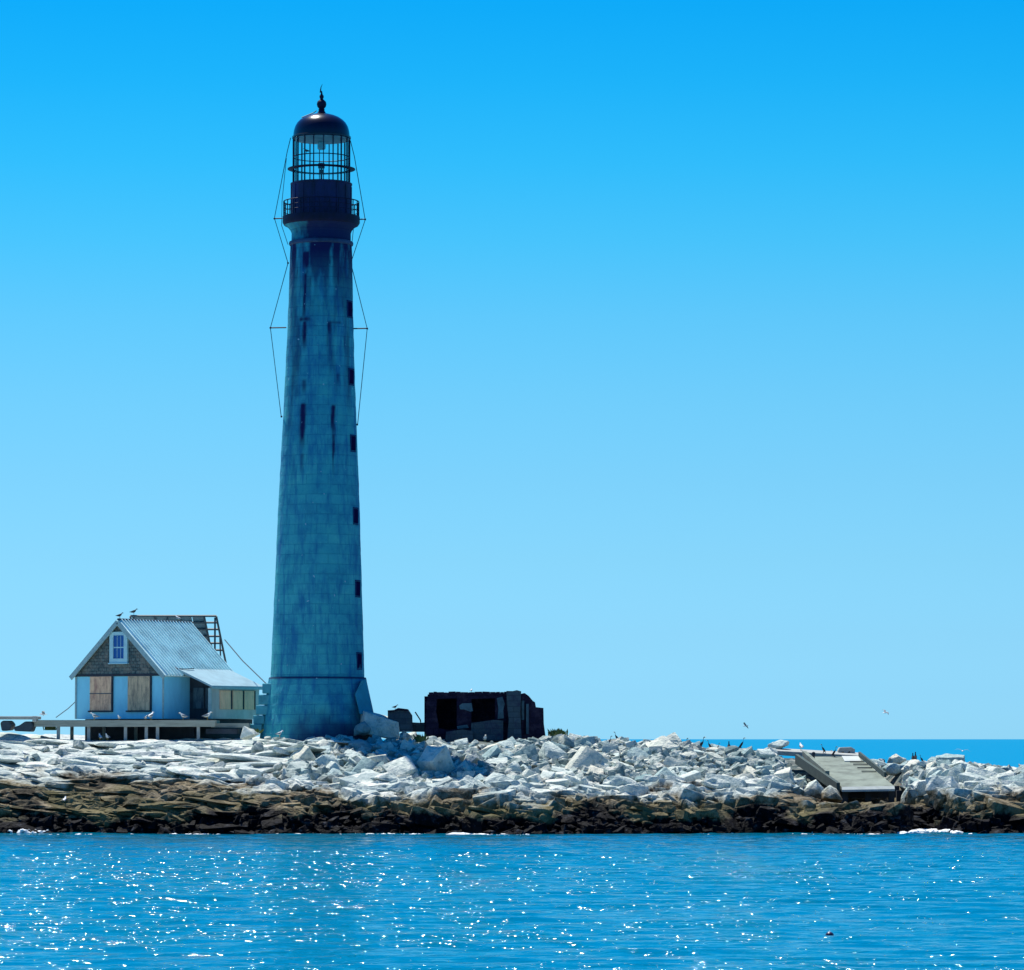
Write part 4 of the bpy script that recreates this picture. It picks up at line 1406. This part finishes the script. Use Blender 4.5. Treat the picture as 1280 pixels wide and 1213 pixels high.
while len(bold) < 900 and n_try < 30000:
    n_try += 1
    x = rb.uniform(-16, 37)
    d = float(shore(np.array([x]))[0])
    t = rb.triangular(5.0, 30, 8)
    y = d + t
    if x < -13 or (x < -11 and rb.random() < .6):
        continue
    rad = min(1.25, .36 * math.exp(rb.gauss(.12, .5)))
    if t < 7.5:
        rad = min(rad, .7)
    if x > 26:
        if rb.random() < .35:
            continue
    if any(a - rad * .7 < x < b + rad * .7 and c - rad * .7 < y < e_ + rad * .7 for a, b, c, e_ in BAN) or ramp_hit(x, y, rad):
        continue
    if any((x - a) ** 2 + (y - b) ** 2 < (.62 * (rad + c)) ** 2 for a, b, c in placed):
        continue
    z = float(base_h(np.array([x]), np.array([y]))[0][0])
    kd = rb.choices(['block', 'slab', 'wedge', 'rounded'], [4, 2.2, 3.2, 1.3])[0]
    sx_, sy_, sz_ = rad * rb.uniform(1.0, 1.45), rad * rb.uniform(.75, 1.1), rad * rb.uniform(.62, .95) * (1.3 if kd == 'slab' else 1)
    zc = z + sz_ * rb.uniform(.1, .5)
    if too_high(x, y, zc + sz_ * .8):
        zc -= sz_ * .35
        if too_high(x, y, zc + sz_ * .8):
            continue
    placed.append((x, y, rad))
    put_boulder((kd,), (x, y, zc), (sx_, sy_, sz_), (R(rb.gauss(6, 20)), R(rb.gauss(0, 20)), R(rb.uniform(0, 360))), rb)

# small rubble between them
rub = Pile()
for i in range(5200):
    x = rb.uniform(-34, 38)
    d = float(shore(np.array([x]))[0])
    t = rb.triangular(4.5, 27, 9)
    y = d + t
    if x < -13 and rb.random() < .95:
        continue
    if any(a < x < b and c < y < e_ for a, b, c, e_ in BAN) or ramp_hit(x, y, .1):
        continue
    z = float(base_h(np.array([x]), np.array([y]))[0][0])
    w = rb.uniform(.12, .42)
    if too_high(x, y, z + .3 + w * .7):
        continue
    rub.put(('block', 'wedge', 'rounded', 'slab'), (x, y, z + rb.uniform(-.05, .32)), (w * 1.3, w, w * .75), Euler((rb.uniform(-.6, .6), rb.uniform(-.6, .6), rb.uniform(0, 6))), rb)

# keep as single things the 300 that show largest; fold the rest into the rubble
bpy.context.view_layer.update()
dg = bpy.context.evaluated_depsgraph_get()
count, sums = {}, {}
orig = Vector((0, 0, CAMZ))
for py in range(884, 1012, 2):
    for px in range(340, 1280, 2):
        hit, loc, nor, idx, ob, mat_ = scene.ray_cast(dg, orig, ray(px, py).normalized())
        if hit and ob.name.startswith('boulder'):
            count[ob.name] = count.get(ob.name, 0) + 1
            s_ = sums.setdefault(ob.name, [0, 0])
            s_[0] += px
            s_[1] += py
for py in range(884, 1012, 2):
    for px in range(90, 340, 2):
        hit, loc, nor, idx, ob, mat_ = scene.ray_cast(dg, orig, ray(px, py).normalized())
        if hit and ob.name.startswith('boulder'):
            count[ob.name] = count.get(ob.name, 0) + 1
            s_ = sums.setdefault(ob.name, [0, 0])
            s_[0] += px
            s_[1] += py
rank = sorted(bold, key=lambda q: -count.get(q[0].name, 0))
keep = [q for q in rank[:300] if count.get(q[0].name, 0) >= 4]
kept = {q[0].name for q in keep}
for q in rank:
    o = q[0]
    if o.name not in kept:
        m3 = np.array(Matrix.LocRotScale(o.location, o.rotation_euler, o.scale))
        rub.v.append(q[2] @ m3[:3, :3].T + m3[:3, 3])
        rub.f.append(q[3] + rub.n)
        rub.n += len(q[2])
rest = [q[0] for q in rank if q[0].name not in kept]
for o in rest:
    bpy.data.objects.remove(o)
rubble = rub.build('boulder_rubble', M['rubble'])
tag(rubble, 'loose pale rubble filling the gaps between the big boulders', 'rubble', kind='stuff')

# words for every boulder that single it out
PLACES = [(0, 200, 'below the house'), (200, 335, 'below the porch'), (335, 400, 'below lighthouse\'s left edge'), (400, 470, 'below lighthouse\'s right edge'),
          (470, 535, 'between lighthouse and ruin'), (535, 590, 'below ruin\'s left half'), (590, 640, 'below ruin\'s low wall'), (640, 690, 'below ruin\'s corner pier'),
          (690, 740, 'just right of ruin'), (740, 795, 'well right of ruin'), (795, 850, 'midway ruin to ramp'), (850, 905, 'where sea horizon starts'),
          (905, 955, 'left of concrete walkway'), (955, 1005, 'below concrete walkway'), (1005, 1060, 'left of boat ramp'), (1060, 1125, 'beside boat ramp'),
          (1125, 1175, 'just right of ramp'), (1175, 1225, 'on low right point'), (1225, 1290, 'at right picture edge')]
ROWS = [(0, 932, 'on skyline'), (932, 948, 'high on bank'), (948, 962, 'halfway down bank'), (962, 978, 'low on bank'), (978, 1100, 'above tide ledge')]
WORD = {'block': 'angular block', 'slab': 'flat slab', 'wedge': 'pointed wedge', 'rounded': 'rounded boulder'}
buckets = {}
for q in keep:
    o = q[0]
    n_ = count[o.name]
    mx, my = sums[o.name][0] / n_, sums[o.name][1] / n_
    size = 'large' if n_ > 70 else 'medium' if n_ > 26 else 'small'
    pl_ = next(w for a, b, w in PLACES if a <= mx < b or b == 1290)
    rw = next(w for a, b, w in ROWS if a <= my < b)
    buckets.setdefault((size, WORD[q[1]], pl_, rw), []).append((mx, my, o))
ORD = ['leftmost', 'second from left', 'third from left', 'fourth from left', 'fifth from left', 'sixth from left', 'seventh from left', 'eighth from left']
for (size, wd, pl_, rw), lst in buckets.items():
    lst.sort(key=lambda e_: e_[0])
    for i, (mx, my, o) in enumerate(lst):
        base = f'{size} {wd}'
        if len(lst) == 1:
            lab = f'{base} {pl_}, {rw}'
        else:
            w = ('left' if i == 0 else 'right') + ' one' if len(lst) == 2 else (ORD[i] if i < len(lst) - 1 else 'rightmost')
            lab = f'{base} {pl_}, {rw}, {w}'
        tag(o, lab, 'boulder', 'boulders heaped on the island slope')

# ------------------------------------------------------------------ surf
fo = Pile()
rf_ = random.Random(8)
for i in range(3000):
    x = rf_.uniform(-36, 36)
    d = float(shore(np.array([x]))[0])
    dens = float(fbm(np.array([x * .55]), np.array([.3]), 91, 3)[0])
    if rf_.random() > max(0, (dens - .42) * 3.2):
        continue
    w = .035 * math.exp(abs(rf_.gauss(0, .8)))
    fo.put(('rounded',), (x, d - rf_.uniform(.2, 1.9) ** 1.3, .02), (w * 1.6, w * .8, .03 + w * .26), Euler((0, 0, rf_.uniform(0, 6))), rf_)
for i in range(260):
    x = rf_.gauss(23.4, .62)
    a = (x - 23.8)
    d = float(shore(np.array([x]))[0])
    w = rf_.uniform(.08, .3)
    fo.put(('rounded',), (x, d - .5 - abs(rf_.gauss(0, .5)), .03 + rf_.uniform(0, .12)), (w * 1.8, w, .06 + w * .35), Euler((0, 0, rf_.uniform(0, 6))), rf_)
for i in range(90):
    x = rf_.gauss(-27.0, .5)
    d = float(shore(np.array([x]))[0])
    w = rf_.uniform(.05, .2)
    fo.put(('rounded',), (x, d - rf_.uniform(.2, .9), rf_.uniform(.02, .25)), (w * 1.4, w, w * .5), Euler((0, 0, rf_.uniform(0, 6))), rf_)
foam = fo.build('surf_foam', M['foam'])
tag(foam, 'thin broken white surf along the foot of the dark ledges', 'surf', kind='stuff')

# ------------------------------------------------------------------ weeds
rw_ = random.Random(2)


def weed(px, py, D, n, h, spread, label):
    c = P(px, py, D)
    mb = MB()
    for k in range(n):
        a, q = rw_.uniform(0, 6.28), rw_.uniform(0, spread)
        p0 = Vector((c.x + q * math.cos(a), D + q * .6 * math.sin(a), c.z - .1))
        tip = p0 + Vector((rw_.gauss(0, .16), rw_.gauss(0, .12), h * rw_.uniform(.45, 1)))
        sd_ = Vector((rw_.uniform(.03, .08), rw_.uniform(-.03, .03), 0))
        mid = p0.lerp(tip, .55) + Vector((rw_.gauss(0, .05), 0, 0))
        mb.add([p0, p0 + sd_, mid + sd_ * 1.4, mid - sd_ * .4, tip], [(0, 1, 2, 3), (3, 2, 4)])
    o = mb.build('weed_clump', M['leaf'], loc=c)
    return tag(o, label, 'plant')


weed(697, 918, 238, 70, .5, .6, 'dark green weed clump at the east foot of the ruin')
weed(63, 911, 238, 60, .6, .5, 'yellow green weed clump under the left end of the boardwalk')
weed(525, 926, 233, 50, .55, .4, 'green weed clump among boulders below the bent rod')
weed(318, 915, 235.5, 40, .35, .35, 'low green weed clump beside the stepped lighthouse stones')


# ------------------------------------------------------------------ birds
def standing_gull(wh='gull_white', gr='gull_grey', bl='bill'):
    r_ = bpy.data.objects.new('gull', None)
    COL.objects.link(r_)
    ORG[r_.name] = Vector((0, 0, 0))
    MB().loft([(-.20, .185, .02, .012), (-.14, .2, .05, .045), (-.06, .215, .078, .075), (.03, .235, .085, .085), (.1, .27, .07, .075), (.14, .32, .045, .05), (.16, .36, .04, .04),
               (.185, .385, .042, .038), (.215, .385, .034, .03), (.24, .38, .014, .012)], 14).build('body', M[wh], r_, True)
    for s_ in (-1, 1):
        w = MB().loft([(-.27, .19, .006, .008), (-.16, .21, .02, .035), (-.04, .235, .026, .055), (.06, .26, .02, .05), (.1, .27, .006, .02)], 10)
        w.v = [(a, b + s_ * .072, c) for a, b, c in w.v]
        w.build('wing', M[gr], r_, True)
        MB().tube([(.02, s_ * .035, .17), (.015, s_ * .035, .08), (.02, s_ * .035, 0), (.055, s_ * .035, -.0)], [.013, .009, .009, .012], 6).build('leg', M[bl], r_)
    MB().tube([(.235, 0, .38), (.27, 0, .376), (.292, 0, .365)], [.013, .01, .003], 6).build('bill', M[bl], r_)
    return r_


def cormorant():
    r_ = bpy.data.objects.new('cormorant', None)
    COL.objects.link(r_)
    ORG[r_.name] = Vector((0, 0, 0))
    MB().loft([(-.24, .03, .03, .012), (-.16, .1, .04, .03), (-.1, .17, .075, .06), (-.03, .27, .095, .08), (.03, .36, .09, .08), (.07, .44, .06, .06), (.08, .52, .036, .045), (.085, .59, .033, .04),
               (.105, .645, .036, .034), (.14, .66, .032, .026), (.165, .66, .014, .012)], 14).build('body', M['bird_dark'], r_, True)
    for s_ in (-1, 1):
        w = MB().loft([(-.2, .12, .006, .01), (-.12, .2, .022, .05), (-.04, .3, .026, .075), (.02, .38, .018, .05), (.05, .41, .005, .015)], 10)
        w.v = [(a, b + s_ * .082, c) for a, b, c in w.v]
        w.build('wing', M['bird_dark'], r_, True)
        MB().tube([(-.06, s_ * .04, .18), (-.03, s_ * .04, .04), (.03, s_ * .045, 0)], [.022, .014, .016], 6).build('leg', M['bird_dark'], r_)
    MB().tube([(.16, 0, .66), (.22, 0, .665), (.235, 0, .65)], [.012, .008, .004], 6).build('bill', M['bill'], r_)
    return r_


def flying_gull():
    r_ = bpy.data.objects.new('flying_gull', None)
    COL.objects.link(r_)
    ORG[r_.name] = Vector((0, 0, 0))
    MB().loft([(-.3, 0, .06, .006), (-.2, 0, .05, .02), (-.1, 0, .06, .05), (.02, 0, .075, .07), (.12, .01, .06, .055), (.18, .02, .04, .04), (.23, .025, .035, .034), (.27, .02, .01, .01)], 14).build('body', M['gull_white'], r_, True)
    for s_ in (-1, 1):
        st_ = [(0.04, .00, .13, .03), (.25, .10, .13, .02), (.42, .12, .11, .016), (.58, .07, .075, .012), (.72, -.02, .02, .005)]
        vs, fs = [], []
        for (yy, zz_, ch, tk) in st_:
            x0_ = .06 - abs(yy - .3) * .25
            for (dx, dz) in ((ch * .6, 0), (0, tk), (-ch, 0), (0, -tk * .4)):
                vs.append((x0_ + dx, s_ * yy, .03 + zz_ + dz))
        for i in range(len(st_) - 1):
            for k in range(4):
                fs.append((i * 4 + k, i * 4 + (k + 1) % 4, (i + 1) * 4 + (k + 1) % 4, (i + 1) * 4 + k))
        fs += [(0, 1, 2, 3), (16, 17, 18, 19)]
        w = MB()
        w.add(vs, fs)
        w.build('wing', M['gull_grey'], r_)
    MB().tube([(.265, 0, .02), (.31, 0, .012)], [.012, .004], 6).build('bill', M['bill'], r_)
    return r_


PROTO = {'gull': standing_gull(), 'silhouette_gull': standing_gull('bird_silhouette', 'bird_dark', 'bird_dark'), 'cormorant': cormorant(), 'flying_gull': flying_gull()}  # second gull has its silhouette shade painted into the plumage
used = set()


def bird(kind, loc, yaw, scale, label, group, pitch=0, roll=0):
    p_ = PROTO[kind]
    o = p_ if kind not in used else copy_tree(p_)
    used.add(kind)
    o.location = loc
    o.rotation_euler = (R(roll), R(pitch), R(yaw))
    o.scale = (scale,) * 3
    tag(o, label, 'bird', group)
    return o


def ground_at(px, D0, D1, names=None):
    """where the line of sight at px first meets ground: rests birds on what is there"""
    return None


bpy.context.view_layer.update()
dg = bpy.context.evaluated_depsgraph_get()


def rest(px, py, D):
    """drop from above on whatever surface stands nearest to the pixel at depth D"""
    c = P(px, py, D)
    best = None
    for k in range(-8, 9):
        y = D + k * .12
        hit, loc, nor, idx, ob, m_ = scene.ray_cast(dg, Vector((c.x, y, c.z + 1.1)), Vector((0, 0, -1)), distance=4)
        if hit:
            sx_, sy_ = to_px(loc)
            e_ = abs(sy_ - py)
            if best is None or e_ < best[0]:
                best = (e_, loc.copy())
    return best[1] if best else c


DECK = bz1
GD = 'gulls resting around the house'
for (px, yaw, sc, lab) in ((118.5, 200, 1.15, 'white gull standing on boardwalk below the tan window board'), (149, 250, .75, 'hunched white gull on boardwalk between the two window boards'),
                           (182, 300, .7, 'smaller white gull on boardwalk beneath the mossy window board'), (188.5, 60, 1.25, 'taller white gull on boardwalk beneath the mossy window board'),
                           (229.5, 190, 1.15, 'white gull on boardwalk in front of the dark porch, nearer the pale wall'), (259, 340, 1.25, 'white gull on boardwalk beside the porch post')):
    bird('gull', (P(px, 900, BD + .5).x, BD + .45, DECK), yaw, sc, lab, GD)
for (px, py, D, yaw, sc, lab) in ((124, 918, 235.8, 110, 1.1, 'white gull on rock under the boardwalk, left of a pair'), (133, 916, 235.9, 250, 1.1, 'white gull on rock under the boardwalk, right of a pair'),
                                  (83, 1011, 218, 80, 1.1, 'white gull alone on the brown tide ledge at far left'), (30, 949, 226, 160, 1.0, 'pale gull on smooth slabs at the far left edge'),
                                  (350, 917, 234.4, 30, 1.0, 'white gull standing at the foot of the lighthouse'), (606, 929, 234.0, 280, 1.2, 'white gull standing before the low wall of the ruin'),
                                  (1003, 935, 238.9, 100, 1.2, 'white gull on the walkway against the sea')):
    bird('gull', rest(px, py, D), yaw, sc, lab, 'gulls resting on the rocks')
rp_ = lambda s_: roof_pt(1, 0.0, s_, .19)
bird('silhouette_gull', rp_(-.2), 20, .95, 'silhouette-dark gull on the front peak of the house roof', GD)
bird('gull', rp_(5.9), 150, .9, 'white gull on the back end of the roof ridge', GD)
q_ = P(167, 768.2, RD)
bird('silhouette_gull', (q_.x, RD, q_.z - .05), 10, 1.05, 'silhouette-dark gull on the top left corner of the panel rack', GD)
bird('gull', up(589, 865.8, .4), 70, .6, 'small gull on top of the ruin wall', 'gulls on the ruins')
bird('silhouette_gull', up(493, 887, 1.2), 10, .75, 'silhouette-dark gull perched on the small masonry block', 'gulls on the ruins')
q_ = P(385, 193.6, TD)
bird('silhouette_gull', (q_.x, TD - 1.62, tz(197) + .0), 200, .8, 'small silhouette-dark bird perched on the lantern glazing bar', None)
bird('flying_gull', P(932, 907.5, 262), 160, .62, 'gull flying banked over the rocks before the walkway', 'gulls in flight', 12, 28)
bird('flying_gull', P(1107, 891, 270), 20, .72, 'gull flying high over the sea right of the ramp', 'gulls in flight', -5, 18)
bird('flying_gull', P(54, 893, 240), 190, .85, 'gull gliding just above the concrete slab at far left', 'gulls in flight', 0, 10)
bird('flying_gull', P(1203, 939, 300), 80, .85, 'dark bird flying low over the open sea at right', 'gulls in flight', 0, 5)
CG = 'cormorants standing on the rocks'
for (px, py, D, yaw, sc, lab) in ((762, 934, 233, 20, .8, 'cormorant on the skyline slope, leftmost of all'), (771, 928, 237, 160, .8, 'second cormorant from the left, on a skyline rock'),
                                  (857, 936, 235, 30, .8, 'cormorant low on a rock left of the tall one'), (876.5, 940, 234, 340, 1.05, 'tallest cormorant upright before the sea horizon'),
                                  (886, 938, 236, 200, .75, 'hunched cormorant just right of the tallest one'), (896, 937, 237, 10, .7, 'small cormorant in the middle of the row by the horizon'),
                                  (911, 940, 234, 90, .8, 'slim cormorant facing away on a pale rock'), (927.5, 935, 237, 350, .95, 'cormorant with raised head directly under the flying gull'),
                                  (945, 936, 238, 180, .55, 'crouched cormorant at the start of the walkway'), (1028, 942, 239, 200, .7, 'cormorant at the upper side of the walkway'),
                                  (1042, 945, 238.6, 10, .8, 'dark cormorant beside the broken concrete block'), (1142, 949, 236, 90, .75, 'left cormorant of the close pair east of the ramp'),
                                  (1145, 949, 236, 80, .78, 'right cormorant of the close pair east of the ramp'), (1154, 952, 235, 150, .65, 'small cormorant crouched right of the close pair')):
    bird('cormorant', rest(px, py, D), yaw, sc * 1.18, lab, CG)


# ------------------------------------------------------------------ lobster buoys
def buoy(px, py, size, label):
    d_ = ray(px, py)
    k = CAMZ / -d_.z
    c = Vector((0, 0, CAMZ)) + d_ * k
    r_ = empty('buoy', c, label, 'buoy', 'buoys on the water')
    s = size
    MB().lathe([(.3 * s, -.5 * s), (.72 * s, -.3 * s), (1.0 * s, .1 * s), (1.0 * s, .6 * s), (.8 * s, 1.0 * s), (.5 * s, 1.2 * s)], 20, c).build('float', M['buoy'], r_, True)
    MB().lathe([(.36 * s, 1.2 * s), (.3 * s, 1.32 * s), (.08 * s, 1.36 * s), (.07 * s, 1.6 * s), (.04 * s, 1.62 * s)], 16, c).build('cap', M['buoy_cap'], r_, True)


buoy(1037, 1172, .115, 'dark lobster buoy floating in the near water at lower right')
buoy(1185, 1051, .10, 'tiny dark buoy in the water by the white surf')
